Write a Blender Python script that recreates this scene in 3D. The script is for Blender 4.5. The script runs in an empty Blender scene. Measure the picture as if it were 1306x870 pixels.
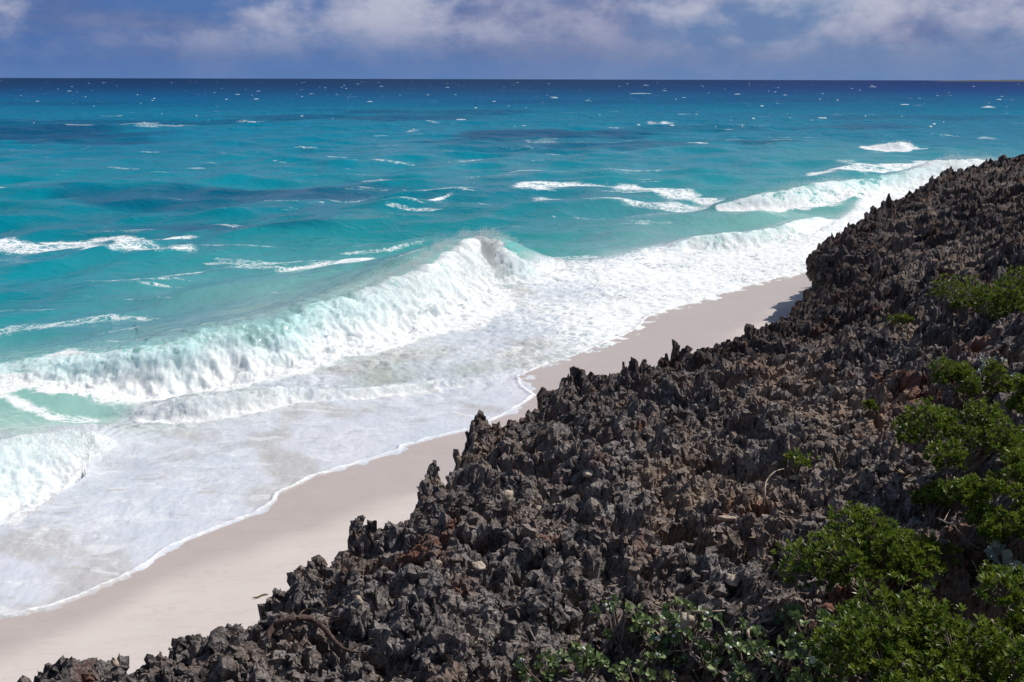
import bpy, math, random
import numpy as np
from mathutils import Vector
random.seed(4); RNG = np.random.default_rng(11)
SC = bpy.context.scene; COL = SC.collection

# ------------------------------------------------------------------ camera, sky, sun, exposure
FPX = 1400.0; W0, H0 = 1306, 870; CAMZ = 7.0
PITCH = math.atan((435 - 101) / FPX); ROLL = 0.0027
cam_d = bpy.data.cameras.new("camera"); cam = bpy.data.objects.new("camera", cam_d); COL.objects.link(cam)
cam_d.sensor_width = 36; cam_d.lens = 36 * FPX / W0; cam_d.clip_start = 0.05; cam_d.clip_end = 200000
cam.location = (0, 0, CAMZ)
cam.rotation_mode = 'QUATERNION'
from mathutils import Quaternion
cam.rotation_quaternion = Quaternion((1, 0, 0), math.pi / 2 - PITCH) @ Quaternion((0, 0, 1), ROLL)
SC.camera = cam
SC.view_settings.view_transform = 'Standard'; SC.view_settings.look = 'None'
SC.view_settings.exposure = 0.0; SC.view_settings.gamma = 1.0
SC.cycles.max_bounces = 5; SC.cycles.diffuse_bounces = 2; SC.cycles.transparent_max_bounces = 4

SUN_EL, SUN_AZ = math.radians(50), math.radians(68)      # azimuth clockwise from the view direction (+Y)
world = bpy.data.worlds.new("World"); SC.world = world; world.use_nodes = True
def lin(r, g, b):
    f = lambda c: (c / 255 / 12.92) if c / 255 <= 0.04045 else ((c / 255 + 0.055) / 1.055) ** 2.4
    return (f(r), f(g), f(b))

class N:
    """tiny node helper"""
    def __init__(s, tree): s.t = tree; s.t.nodes.clear()
    def n(s, typ, inp=None, **kw):
        nd = s.t.nodes.new(typ)
        for k, v in kw.items(): setattr(nd, k, v)
        for k, v in (inp or {}).items():
            sock = nd.inputs[k]
            if isinstance(v, bpy.types.NodeSocket): s.t.links.new(v, sock)
            else:
                if sock.type == 'RGBA' and len(v) == 3: v = (*v, 1)
                sock.default_value = v
        return nd
    def link(s, a, b): s.t.links.new(a, b)
    def math(s, op, a, b=0.0, clamp=False):
        nd = s.t.nodes.new('ShaderNodeMath'); nd.operation = op; nd.use_clamp = clamp
        for i, v in enumerate((a, b)):
            if isinstance(v, bpy.types.NodeSocket): s.t.links.new(v, nd.inputs[i])
            else: nd.inputs[i].default_value = v
        return nd.outputs[0]
    def mix(s, f, a, b, blend='MIX'):
        nd = s.t.nodes.new('ShaderNodeMix'); nd.data_type = 'RGBA'; nd.blend_type = blend; nd.clamp_factor = True
        for i, v in ((0, f), (6, a), (7, b)):
            if isinstance(v, bpy.types.NodeSocket): s.t.links.new(v, nd.inputs[i])
            else: nd.inputs[i].default_value = (*v, 1) if i and len(v) == 3 else v
        return nd.outputs[2]
    def ramp(s, f, a, b, lo=0.0, hi=1.0, interp='SMOOTHSTEP'):
        nd = s.t.nodes.new('ShaderNodeMapRange'); nd.interpolation_type = interp
        s.t.links.new(f, nd.inputs[0])
        for i, v in enumerate((a, b, lo, hi)):
            if isinstance(v, bpy.types.NodeSocket): s.t.links.new(v, nd.inputs[i + 1])
            else: nd.inputs[i + 1].default_value = v
        return nd.outputs[0]
    def noise(s, vec, scale, detail=4, rough=0.55, lac=2.0, dist=0.0):
        return s.n('ShaderNodeTexNoise', {'Vector': vec, 'Scale': scale, 'Detail': detail, 'Roughness': rough, 'Lacunarity': lac, 'Distortion': dist}).outputs[0]
    def scale(s, vec, sc, rotz=0.0, loc=(0, 0, 0)):
        return s.n('ShaderNodeMapping', {'Vector': vec, 'Scale': sc, 'Rotation': (0, 0, rotz), 'Location': loc}).outputs[0]

w = N(world.node_tree)
sky = w.n('ShaderNodeTexSky', sky_type='NISHITA'); sky.sun_disc = False
sky.sun_elevation = SUN_EL; sky.sun_rotation = SUN_AZ; sky.altitude = 0; sky.air_density = 1.0; sky.dust_density = 0.6; sky.ozone_density = 1.5
SKY_K = 0.065
skyc = w.n('ShaderNodeVectorMath', {0: sky.outputs[0], 'Scale': SKY_K}, operation='SCALE').outputs[0]
tc = w.n('ShaderNodeTexCoord').outputs['Generated']
sep = w.n('ShaderNodeSeparateXYZ', {0: tc}); el = sep.outputs[2]; sx_ = sep.outputs[0]
c1 = w.noise(w.scale(tc, (1, 1, 1.7), 0, (3.1, .4, .2)), 13, 8, 0.6, dist=0.1)
c2 = w.noise(w.scale(tc, (1, 1, 3.2), 0, (.7, 2.1, .9)), 3.6, 4, 0.55)
c3 = w.noise(w.scale(tc, (1, 1, 6.0), 0, (.2, .1, 5.0)), 5.0, 5, 0.6)
bank = w.mix(w.ramp(sx_, -0.42, 0.40), lin(78, 113, 170), lin(108, 134, 174))
bank = w.mix(w.math('MULTIPLY', w.ramp(c3, .42, .68), w.ramp(el, 0.0, .045)), bank, lin(88, 110, 158))
bank = w.mix(w.ramp(el, 0.0, 0.022, .45, 0.0), bank, lin(98, 130, 182))
puff = w.math('MULTIPLY', w.ramp(w.math('ADD', w.math('MULTIPLY', c1, .55), w.math('MULTIPLY', c2, .5)), .45, .64), w.ramp(el, 0.012, 0.065, .06, .80))
veil = w.math('MULTIPLY', w.ramp(w.math('ADD', w.math('MULTIPLY', c3, .45), w.math('MULTIPLY', c1, .55)), .40, .60), w.ramp(el, .004, .045, .1, .85))
bank = w.mix(veil, bank, w.mix(w.ramp(sx_, -0.42, 0.3), lin(118, 132, 172), lin(146, 150, 180)))
col = w.mix(puff, bank, lin(196, 198, 214))
high = w.mix(w.math('MULTIPLY', w.ramp(c2, .54, .72), .3), skyc, (.62, .65, .72))
fin = w.mix(w.ramp(el, 0.09, 0.33), col, high)
bg = w.n('ShaderNodeBackground', {'Color': fin, 'Strength': 1.0})
w.link(bg.outputs[0], w.n('ShaderNodeOutputWorld').inputs[0])

sun_d = bpy.data.lights.new("sun", 'SUN'); sun_d.energy = 4.3; sun_d.angle = math.radians(0.55); sun_d.color = (1.0, 0.955, 0.89)
sun = bpy.data.objects.new("sun", sun_d); COL.objects.link(sun)
sdir = Vector((math.sin(SUN_AZ) * math.cos(SUN_EL), math.cos(SUN_AZ) * math.cos(SUN_EL), math.sin(SUN_EL)))
sun.rotation_euler = sdir.to_track_quat('Z', 'Y').to_euler()

# ------------------------------------------------------------------ pixel <-> world (photo 1306x870)
cp, sp = math.cos(PITCH), math.sin(PITCH)
def unproj(px, py, z):
    """world point on the level z seen at photo pixel px, py"""
    px = np.asarray(px, float); py = np.asarray(py, float); z = np.asarray(z, float)
    py = py - (px - 653) * ROLL
    a = (px - 653) / FPX; b = (435 - py) / FPX
    dy = cp + b * sp; dz = -sp + b * cp
    t = (z - CAMZ) / dz
    return np.stack([a * t, dy * t, z + 0 * t], -1)
def proj(x, y, z):
    zc = y * cp - (z - CAMZ) * sp; yc = y * sp + (z - CAMZ) * cp
    zc = np.maximum(zc, 1e-3)
    px = 653 + x / zc * FPX; py = 435 - yc / zc * FPX
    return px, py + (px - 653) * ROLL, zc

# ------------------------------------------------------------------ numpy noise
def hsh(ix, iy, iz, seed):
    h = (ix.astype(np.int64) * 374761393 + iy.astype(np.int64) * 668265263 + iz * 1274126177 + seed * 974711) & 0xffffffff
    h = ((h ^ (h >> 13)) * 1274126177) & 0xffffffff
    h = ((h ^ (h >> 15)) * 2246822519) & 0xffffffff
    return ((h ^ (h >> 16)) & 0xffffff).astype(np.float32) / 16777216.0
def vn2(x, y, seed=0):
    fx = np.floor(x); fy = np.floor(y); ix = fx.astype(np.int64); iy = fy.astype(np.int64)
    u = (x - fx).astype(np.float32); v = (y - fy).astype(np.float32); u = u * u * (3 - 2 * u); v = v * v * (3 - 2 * v)
    a = hsh(ix, iy, 0, seed); b = hsh(ix + 1, iy, 0, seed); c = hsh(ix, iy + 1, 0, seed); d = hsh(ix + 1, iy + 1, 0, seed)
    return (a + (b - a) * u) * (1 - v) + (c + (d - c) * u) * v
def fbm2(x, y, seed=0, o=4, g=.5):
    s = 0; a = 1.0; t = 0
    for i in range(o):
        s = s + a * vn2(x, y, seed + i * 7); t += a; a *= g
        x, y = (x * 1.62 - y * 1.21 + 3.3), (x * 1.21 + y * 1.62 + 7.1)
    return s / t
def vn3(x, y, z, seed=0):
    fx = np.floor(x); fy = np.floor(y); fz = np.floor(z); ix = fx.astype(np.int64); iy = fy.astype(np.int64); iz = fz.astype(np.int64)
    u = (x - fx).astype(np.float32); v = (y - fy).astype(np.float32); q = (z - fz).astype(np.float32)
    u = u * u * (3 - 2 * u); v = v * v * (3 - 2 * v); q = q * q * (3 - 2 * q)
    r = []
    for k in (0, 1):
        a = hsh(ix, iy, iz + k, seed); b = hsh(ix + 1, iy, iz + k, seed); c = hsh(ix, iy + 1, iz + k, seed); d = hsh(ix + 1, iy + 1, iz + k, seed)
        r.append((a + (b - a) * u) * (1 - v) + (c + (d - c) * u) * v)
    return r[0] + (r[1] - r[0]) * q
def wor2(x, y, seed, full=False):
    """Worley F1, F2 and a random number of the nearest cell"""
    o = 0.0 if full else 0.5
    bx = np.floor(x - o).astype(np.int64); by = np.floor(y - o).astype(np.int64)
    F1 = np.full(x.shape, 9.0, np.float32); F2 = F1.copy(); rid = np.zeros(x.shape, np.float32)
    rg = (-1, 0, 1) if full else (0, 1)
    for i in rg:
        for j in rg:
            cx = bx + i; cy = by + j
            r1 = hsh(cx, cy, 1, seed); r2 = hsh(cx, cy, 2, seed); r3 = hsh(cx, cy, 3, seed)
            d = np.hypot(cx + .12 + .76 * r1 - x, cy + .12 + .76 * r2 - y).astype(np.float32)
            near = d < F1
            F2 = np.where(near, F1, np.minimum(F2, d)); rid = np.where(near, r3, rid); F1 = np.where(near, d, F1)
    return F1, F2, rid
def wor3(x, y, z, seed):
    bx = np.floor(x - .5).astype(np.int64); by = np.floor(y - .5).astype(np.int64); bz = np.floor(z - .5).astype(np.int64)
    F1 = np.full(x.shape, 9.0, np.float32)
    for i in (0, 1):
        for j in (0, 1):
            for k in (0, 1):
                cx = bx + i; cy = by + j; cz = bz + k
                d = (cx + .15 + .7 * hsh(cx, cy, cz, seed) - x) ** 2 + (cy + .15 + .7 * hsh(cx, cy, cz, seed + 1) - y) ** 2 + (cz + .15 + .7 * hsh(cx, cy, cz, seed + 2) - z) ** 2
                F1 = np.minimum(F1, d.astype(np.float32))
    return np.sqrt(F1)
def sst(a, b, x):
    t = np.clip((x - a) / (b - a), 0, 1); return t * t * (3 - 2 * t)
def polydist(x, y, P, A=None):
    """signed distance to polyline P (positive on its right), arc length and interpolated attributes A of the nearest point"""
    best = np.full(x.shape, 1e9); sg = np.ones(x.shape); u = np.zeros(x.shape); L = 0.0
    at = None if A is None else np.zeros((A.shape[1],) + x.shape)
    for i in range(len(P) - 1):
        a, b = P[i][:2], P[i + 1][:2]; d = b - a; l = np.hypot(*d)
        if l < 1e-6: continue
        t = np.clip(((x - a[0]) * d[0] + (y - a[1]) * d[1]) / l ** 2, 0, 1)
        dd = np.hypot(x - a[0] - t * d[0], y - a[1] - t * d[1]); m = dd < best
        best = np.where(m, dd, best); cr = d[0] * (y - a[1]) - d[1] * (x - a[0]); sg = np.where(m, np.where(cr < 0, 1, -1), sg)
        u = np.where(m, L + t * l, u); L += l
        if A is not None:
            for k in range(A.shape[1]): at[k] = np.where(m, A[i, k] + (A[i + 1, k] - A[i, k]) * t, at[k])
    return best * sg, u, at

# ------------------------------------------------------------------ mesh helper
def mesh_obj(name, V, F, mat=None, parent=None, smooth=True, attrs=None, fattr=None, mats=None, midx=None):
    me = bpy.data.meshes.new(name); V = np.asarray(V, np.float32); 
    if isinstance(F, np.ndarray):
        k = F.shape[1]; me.vertices.add(len(V)); me.vertices.foreach_set('co', V.ravel())
        me.loops.add(F.size); me.loops.foreach_set('vertex_index', F.astype(np.int32).ravel())
        me.polygons.add(len(F)); me.polygons.foreach_set('loop_start', np.arange(0, F.size, k, dtype=np.int32))
        me.polygons.foreach_set('loop_total', np.full(len(F), k, np.int32))
    else: me.from_pydata(V.tolist(), [], F)
    me.update(calc_edges=True)
    me.polygons.foreach_set('use_smooth', np.full(len(me.polygons), smooth, bool))
    for k, a in (attrs or {}).items():
        if a.ndim == 2:
            at = me.attributes.new(k, 'FLOAT_COLOR', 'POINT'); c = np.ones((len(V), 4), np.float32); c[:, :3] = a; at.data.foreach_set('color', c.ravel())
        else:
            at = me.attributes.new(k, 'FLOAT', 'POINT'); at.data.foreach_set('value', a.astype(np.float32))
    for k, a in (fattr or {}).items():
        at = me.attributes.new(k, 'FLOAT', 'FACE'); at.data.foreach_set('value', a.astype(np.float32))
    if mat: me.materials.append(mat)
    o = bpy.data.objects.new(name, me); COL.objects.link(o)
    if parent: o.parent = parent
    return o
def tag(o, label=None, cat=None, group=None, kind=None):
    for k, v in (('label', label), ('category', cat), ('group', group), ('kind', kind)):
        if v: o[k] = v
    return o
def submesh(V, F, sel, attrs):
    f = F[sel]; ids = np.unique(f); rm = np.zeros(len(V), np.int64); rm[ids] = np.arange(len(ids))
    return V[ids], rm[f], {k: a[ids] for k, a in attrs.items()}
def grid_faces(nr, nc):
    i = np.arange(nr - 1)[:, None] * nc + np.arange(nc - 1)[None, :]; i = i.ravel()
    return np.stack([i, i + 1, i + nc + 1, i + nc], -1)
def new_mat(name):
    m = bpy.data.materials.new(name); m.use_nodes = True; return m, N(m.node_tree)

# ------------------------------------------------------------------ plan of the coast
SHORE_PX = [(-900, 1250), (-300, 905), (-120, 825), (0, 790), (60, 778), (100, 765), (150, 742), (190, 720), (215, 702), (240, 690), (290, 670), (330, 655), (352, 640), (356, 630), (400, 608), (440, 596),
            (480, 585), (510, 576), (516, 570), (550, 560), (600, 548), (650, 527), (684, 504), (668, 494), (662, 480), (700, 464), (730, 455), (765, 440), (790, 430), (815, 418), (826, 404),
            (850, 396), (870, 390), (900, 382), (940, 368), (990, 355), (1040, 345), (1062, 335), (1085, 312), (1150, 290), (1250, 275), (1400, 262), (1900, 250)]
SHORE = unproj([p[0] for p in SHORE_PX], [p[1] for p in SHORE_PX], 0.0)
EDGE_PX = [(-700, 1150, 3.4), (-300, 960, 3.4), (-120, 895, 3.4), (0, 875, 3.35), (60, 872, 3.35), (115, 862, 3.3), (145, 838, 3.3), (220, 830, 3.3), (270, 818, 3.3), (320, 790, 3.25), (385, 752, 3.2), (440, 722, 3.15), (480, 685, 3.1), (520, 668, 3.0), (566, 655, 2.95), (588, 618, 2.95),
           (610, 570, 2.95), (640, 548, 2.9), (700, 518, 2.8), (745, 492, 2.7), (770, 470, 2.6), (850, 462, 2.3), (880, 450, 2.1), (930, 436, 1.75), (970, 432, 1.1), (1003, 424, .45), (1034, 412, .1),
           (1058, 345, 1.7), (1060, 332, 1.85), (1075, 304, 2.1), (1105, 285, 2.3), (1125, 270, 2.4), (1150, 252, 2.6), (1185, 240, 2.7), (1203, 225, 2.9), (1240, 213, 3.0), (1306, 200, 3.4), (1400, 180, 3.8), (1700, 150, 4.2)]
EDGE = unproj(*[np.array([p[i] for p in EDGE_PX], float) for i in range(3)])
CTRL = [p for p in EDGE_PX] + [(1306, 400, 4.25), (1306, 300, 4.3), (1306, 240, 4.0), (1306, 550, 4.2), (1306, 700, 4.3), (1306, 870, 4.3), (1040, 870, 3.95), (1040, 700, 3.75), (1040, 600, 3.45), (1040, 500, 3.05),
        (1040, 445, 2.3), (800, 870, 3.75), (800, 700, 3.5), (800, 580, 3.25), (800, 510, 2.8), (930, 520, 3.0), (930, 470, 2.45), (500, 870, 3.6), (500, 760, 3.4), (250, 870, 3.45), (1180, 600, 3.9), (1180, 480, 3.55), (1200, 400, 3.25),
        (1110, 400, 2.5), (1110, 350, 2.35), (1180, 340, 2.9), (1200, 270, 3.15), (653, 1300, 4.2), (1306, 1300, 4.7), (0, 1300, 3.9), (1900, 800, 4.8), (1900, 400, 5.2), (1900, 220, 5.6), (653, 1600, 4.4), (2500, 1400, 5.0)]
CT = unproj(*[np.array([p[i] for p in CTRL], float) for i in range(3)])
def _rbf_fit(P, z, sm=0.02):
    n = len(P); r = np.hypot(P[:, None, 0] - P[None, :, 0], P[:, None, 1] - P[None, :, 1])
    A = np.zeros((n + 3, n + 3)); A[:n, :n] = -r - sm * np.eye(n) * -1; A[:n, n] = 1; A[:n, n + 1:] = P[:, :2]; A[n, :n] = 1; A[n + 1:, :n] = P[:, :2].T
    return np.linalg.solve(A, np.concatenate([z, np.zeros(3)]))
RW = _rbf_fit(CT, CT[:, 2])
def rock_base(x, y):
    s = RW[len(CT)] + RW[len(CT) + 1] * x + RW[len(CT) + 2] * y
    for i in range(len(CT)): s = s - RW[i] * np.hypot(x - CT[i, 0], y - CT[i, 1])
    return s

def geo(segs):
    out = [segs[0][0]]
    for a, b, s in segs:
        n = int(math.ceil(math.log(b / a) / s)); out += list(a * np.exp(np.arange(1, n + 1) * math.log(b / a) / n))
    return np.array(out)

# ------------------------------------------------------------------ sand
def shore_dist(x, y):                       # positive landward
    d, u, _ = polydist(x, y, SHORE); return d, u
def sand_z(d): return np.where(d > 0, 0.052 * np.minimum(d, 9) + .0, 0.10 * np.maximum(d, -14))
m_sand, s = new_mat("sand")
tcs = s.n('ShaderNodeTexCoord').outputs['Object']
dry = s.n('ShaderNodeAttribute', attribute_name='dry').outputs['Fac']
grain = s.noise(tcs, 260, 3, .7); blot = s.noise(s.scale(tcs, (1, 1, 1)), 1.2, 4, .6)
rip = s.noise(s.scale(tcs, (1.3, 12, 1), math.radians(-18)), 1.6, 3, .6)
c = s.mix(dry, (.50, .432, .405), (.64, .575, .54))
c = s.mix(s.math('MULTIPLY', s.math('SUBTRACT', grain, .5), .35), c, (1, 1, 1))
c = s.mix(s.math('MULTIPLY', s.ramp(blot, .35, .7), .10), c, (.42, .32, .26))
c = s.mix(s.math('MULTIPLY', s.ramp(rip, .45, .7), .12), c, (.62, .55, .5))
sw = s.noise(s.scale(tcs, (.5, 2.2, 1), math.radians(-32)), 1.3, 6, .6, dist=.6); c = s.mix(s.math('MULTIPLY', s.ramp(s.math('ABSOLUTE', s.math('SUBTRACT', sw, .5)), 0, .02, 1, 0), .16), c, (.30, .24, .20))
pb2 = s.noise(tcs, 21, 2, .5); c = s.mix(s.math('MULTIPLY', s.ramp(pb2, .765, .79), .6), c, (.20, .15, .12))
bmp = s.n('ShaderNodeBump', {'Strength': .35, 'Distance': .008, 'Height': s.math('ADD', s.math('MULTIPLY', grain, .4), s.math('ADD', s.math('MULTIPLY', rip, .4), blot))})
pb = s.n('ShaderNodeBsdfPrincipled', {'Base Color': c, 'Roughness': s.ramp(dry, 0, 1, .42, .9), 'Specular IOR Level': s.ramp(dry, 0, 1, .35, .15), 'Normal': bmp.outputs[0]})
s.link(pb.outputs[0], s.n('ShaderNodeOutputMaterial').inputs[0])

ys = geo([(5.0, 60, .006)]); ts = np.linspace(-1.3, 1.0, 760)
Y = np.repeat(ys[:, None], len(ts), 1); X = ts[None, :] * Y
X = X.ravel(); Y = Y.ravel()
dS, uS = shore_dist(X, Y)
eS, _, _ = polydist(X, Y, EDGE)
Z = sand_z(dS) + .02 * (fbm2(X * .8, Y * .8, 5, 3) - .5) * sst(0, 1.5, dS)
px_, py_, _ = proj(X, Y, Z)
# dry / wet line read from the photo
wl = np.interp(px_, [-200, 0, 100, 200, 260, 350, 450, 550, 700, 850, 1000, 1100], [900, 840, 800, 748, 725, 700, 665, 632, 560, 480, 400, 380])
dryv = sst(-22, 16, py_ - wl + (fbm2(X * .7, Y * .7, 9, 3) - .5) * 26)
F = grid_faces(len(ys), len(ts))
keep = ((dS > -13) & (eS < 5))[F].any(1)
Vs, Fs, at = submesh(np.stack([X, Y, Z], -1), F, keep, {'dry': dryv})
tag(mesh_obj('sand', Vs, Fs, m_sand, attrs=at), 'pale pink beach sand between dark rocks and the surf', kind='structure')

# ------------------------------------------------------------------ sea
yr = geo([(9.0, 13, .004), (13, 50, .0020), (50, 200, .0042), (200, 3000, .012), (3000, 60000, .12)])
tr = np.concatenate([-np.arange(.8, 4, .25)[::-1], np.linspace(-.72, -.52, 90)[:-1], np.arange(-.52, .53, .0011), np.linspace(.53, .72, 90), np.arange(.8, 4, .25)])
nr, nc = len(yr), len(tr)
Y = np.repeat(yr[:, None], nc, 1).ravel(); X = (tr[None, :] * yr[:, None]).ravel()
SX, SY, _ = proj(X, Y, 0 * X)
dS, uS = shore_dist(X, Y); sea = -dS                     # metres seaward
dropv = sea < -2.5
D = np.hypot(X, Y)
fade = sst(-.3, 9, sea)
# swell and chop
H = np.zeros_like(X); DX = np.zeros_like(X); DY = np.zeros_like(X)
rg = np.random.default_rng(3); main = math.atan2(-.62, .78)
gx = D * .0042 + .001
for i in range(46):
    lam = 1.1 * (1.135 ** i) if i < 26 else rg.uniform(1.5, 9)
    ang = main + rg.normal(0, .55 if lam < 8 else .22); k = 2 * math.pi / lam
    amp = .0105 * lam ** .92 * (1.0 if lam < 10 else .55) * rg.uniform(.6, 1.2)
    ph = k * (X * math.cos(ang) + Y * math.sin(ang)) + rg.uniform(0, 6.28)
    ph = ph + 1.6 * np.sin(X * .013 * rg.uniform(.5, 2) + i) + 1.2 * np.sin(Y * .017 * rg.uniform(.5, 2) + i * 2)
    att = 1 - sst(.22, .55, gx * 3 / lam) if lam < 60 else 1
    H += amp * np.cos(ph) * att; q = .75 * amp * np.sin(ph) * att; DX -= q * math.cos(ang); DY -= q * math.sin(ang)
grp = .55 + .9 * fbm2(X * .03, Y * .03, 77, 3)
H *= fade * grp * .62; DX *= fade * .8; DY *= fade * .8
H += .012 * (fbm2(X * 1.3, Y * 1.3, 21, 3) - .5) * sst(0, 1.0, sea)

# --- colour of the water (sea bed, depth and suspended sand), read at three columns
def col_table(rows, py):
    ky = [r[0] for r in rows]; cc = np.array([lin(*r[1]) for r in rows])
    return np.stack([np.interp(py, ky, cc[:, i]) for i in range(3)], -1)
L_ = [(103, (0, 44, 84)), (112, (0, 58, 104)), (124, (0, 84, 130)), (145, (0, 110, 144)), (165, (0, 116, 148)), (190, (0, 120, 148)), (230, (0, 130, 150)), (290, (0, 116, 134)), (330, (6, 134, 150)), (385, (16, 132, 146)),
      (430, (40, 140, 148)), (470, (128, 180, 174)), (520, (140, 184, 174)), (580, (180, 200, 192)), (640, (198, 200, 205)), (900, (205, 205, 212))]
M_ = [(103, (0, 44, 82)), (112, (0, 58, 102)), (124, (0, 84, 128)), (145, (0, 110, 142)), (165, (0, 118, 146)), (190, (0, 122, 146)), (225, (0, 130, 148)), (262, (0, 118, 138)), (300, (20, 134, 142)), (340, (84, 164, 160)),
      (380, (150, 186, 174)), (430, (196, 200, 190)), (480, (205, 205, 205)), (900, (210, 208, 212))]
R_ = [(105, (0, 38, 94)), (114, (0, 54, 112)), (128, (0, 88, 130)), (145, (0, 108, 140)), (165, (8, 112, 142)), (190, (22, 128, 148)), (225, (56, 152, 156)), (262, (96, 172, 164)), (300, (160, 196, 184)), (340, (205, 208, 200)), (900, (210, 208, 205))]
wob = (fbm2(X * .06, Y * .035, 31, 4) - .5)
pyw = SY + wob * np.clip((SY - 101) * .35, 0, 40)
cl, cm, cr = (col_table(t, pyw) for t in (L_, M_, R_))
wx = np.clip(SX / 620, 0, 1)[:, None]; wx = wx * wx * (3 - 2 * wx); wr = np.clip((SX - 620) / 560, 0, 1)[:, None]; wr = wr * wr * (3 - 2 * wr)
WC = cl * (1 - wx) + cm * wx * (1 - wr) + cr * wr
# darker weed and reef patches on the bed
patches = [(70, 172, 170, 13, .75), (20, 158, 150, 6, .5), (250, 156, 120, 3, .5), (430, 150, 180, 4, .55), (560, 143, 160, 3, .5), (700, 172, 150, 7, .75), (620, 180, 90, 4, .5), (770, 184, 150, 7, .5), (890, 164, 90, 4, .35), (190, 252, 130, 10, .55),
           (330, 246, 160, 8, .65), (420, 240, 130, 5, .4), (300, 291, 130, 7, .45), (20, 245, 90, 5, .45), (500, 230, 80, 4, .3), (690, 188, 110, 8, .35), (1100, 162, 90, 4, .4), (960, 180, 90, 3, .5), (1180, 150, 160, 3, .35), (230, 158, 70, 2.5, .5), (50, 132, 120, 3, .35), (740, 130, 200, 2.5, .3), (1020, 128, 160, 2.5, .3)]
pw = fbm2(X * .10 , Y * .05, 41, 4) - .5; dark = np.zeros_like(X)
for cx, cy, rx, ry, st in patches:
    q = ((SX - cx) / rx) ** 2 + ((SY - cy) / ry) ** 2
    dark = np.maximum(dark, st * (1 - sst(.35, 1.35, q + pw * 2.2)))
dk = np.array(lin(0, 62, 104)); WC = WC * (1 - dark[:, None]) + dk * dark[:, None]
bl = sst(.58, .75, fbm2(X * .02, Y * .012, 51, 4)) * .25 * sst(25, 60, D)
WC = WC * (1 - bl[:, None]) + WC * np.array([.5, .78, .86]) * bl[:, None]

FOAM = np.zeros_like(X)
# --- breakers: crest (px, py, height, front width, back width, crest foam)
BREAK = {
 'A': [(-120, 490, .40, 1.2, 1.6, .6), (-20, 470, .38, 1.3, 1.8, .6), (60, 454, .48, 1.3, 2, .65), (130, 447, .58, 1.4, 2.1, .7), (200, 437, .74, 1.6, 2.3, .62), (300, 414, .85, 1.7, 2.6, .45), (380, 394, .98, 1.8, 2.8, .48), (460, 369, 1.1, 2.0, 3.0, .8),
       (520, 345, 1.2, 2.2, 3.0, .95), (560, 318, 1.3, 2.3, 3.0, 1), (594, 298, 1.42, 2.4, 3.0, 1), (628, 298, 1.42, 2.5, 2.4, 1), (656, 307, 1.25, 2.4, 2, 1), (674, 322, .95, 2.2, 1.6, 1), (684, 340, .5, 1.5, 1.2, 1), (688, 352, .1, 1, 1, .7)],
 'B': [(-160, 590, .6, 2.2, 2.4, .7), (-60, 565, .6, 2.2, 2.4, .7), (0, 556, .56, 2.0, 2.2, .85), (60, 549, .5, 1.8, 2, .85), (100, 546, .38, 1.6, 1.6, .85), (125, 552, .22, 1.5, 1.2, .85), (148, 562, .10, 1.2, 1.0, .8), (170, 578, .03, 1.0, .8, .8), (185, 592, .0, 1.0, .7, .7)],
 'C': [(140, 522, .0, .6, .8, .8), (175, 513, .07, .6, .8, .9), (215, 507, .2, .8, .8, 1), (250, 503, .30, .8, .7, 1), (300, 500, .28, .6, .6, 1), (345, 493, .30, .5, .5, 1), (380, 489, .22, .5, .5, .9), (395, 496, .16, .4, .4, .9), (430, 495, .16, .4, .4, 1), (520, 488, .14, .3, .4, 1), (600, 482, .10, .3, .3, 1), (652, 474, .04, .2, .2, .7)],
 'D': [(900, 265, .02, .8, 1.5, .6), (920, 262, .14, .8, 1.5, .8), (940, 256, .42, 1.5, 2, .9), (960, 248, .75, 2.0, 2.4, .9), (1000, 240, .9, 2.2, 2.6, .8), (1040, 232, .95, 2.4, 2.6, .9), (1090, 228, .7, 2.4, 2.6, .55), (1140, 222, .8, 2.4, 2.6, .55), (1180, 210, 1.3, 3.2, 2.6, .9), (1210, 200, 1.7, 3.2, 2, 1), (1232, 204, 1.5, 3, 2, 1), (1290, 206, 1.0, 3, 2, 1)],
 'E': [(850, 318, .12, .5, 1, .7), (872, 306, .42, .8, 1.2, .9), (900, 299, .55, 1.1, 1.4, .8), (950, 296, .55, 1.2, 1.4, .8), (990, 291, .5, 1.2, 1.4, .9), (1012, 282, .4, 1, 1.2, .9), (1040, 276, .2, .8, 1, .7)],
 'G': [(1108, 187, .1, 1.0, 2, .8), (1122, 184, .5, 2, 3, 1), (1142, 180, .8, 2.4, 3, 1), (1158, 182, .6, 2.2, 3, .9), (1172, 189, .1, 1, 2, .8)],
}
LEAN = {'A': .26, 'B': .12, 'C': .25, 'D': .35, 'E': .3, 'G': .3}
part = np.zeros(len(X), np.int8); CREST = {}
AQ = np.zeros_like(X)
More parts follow.
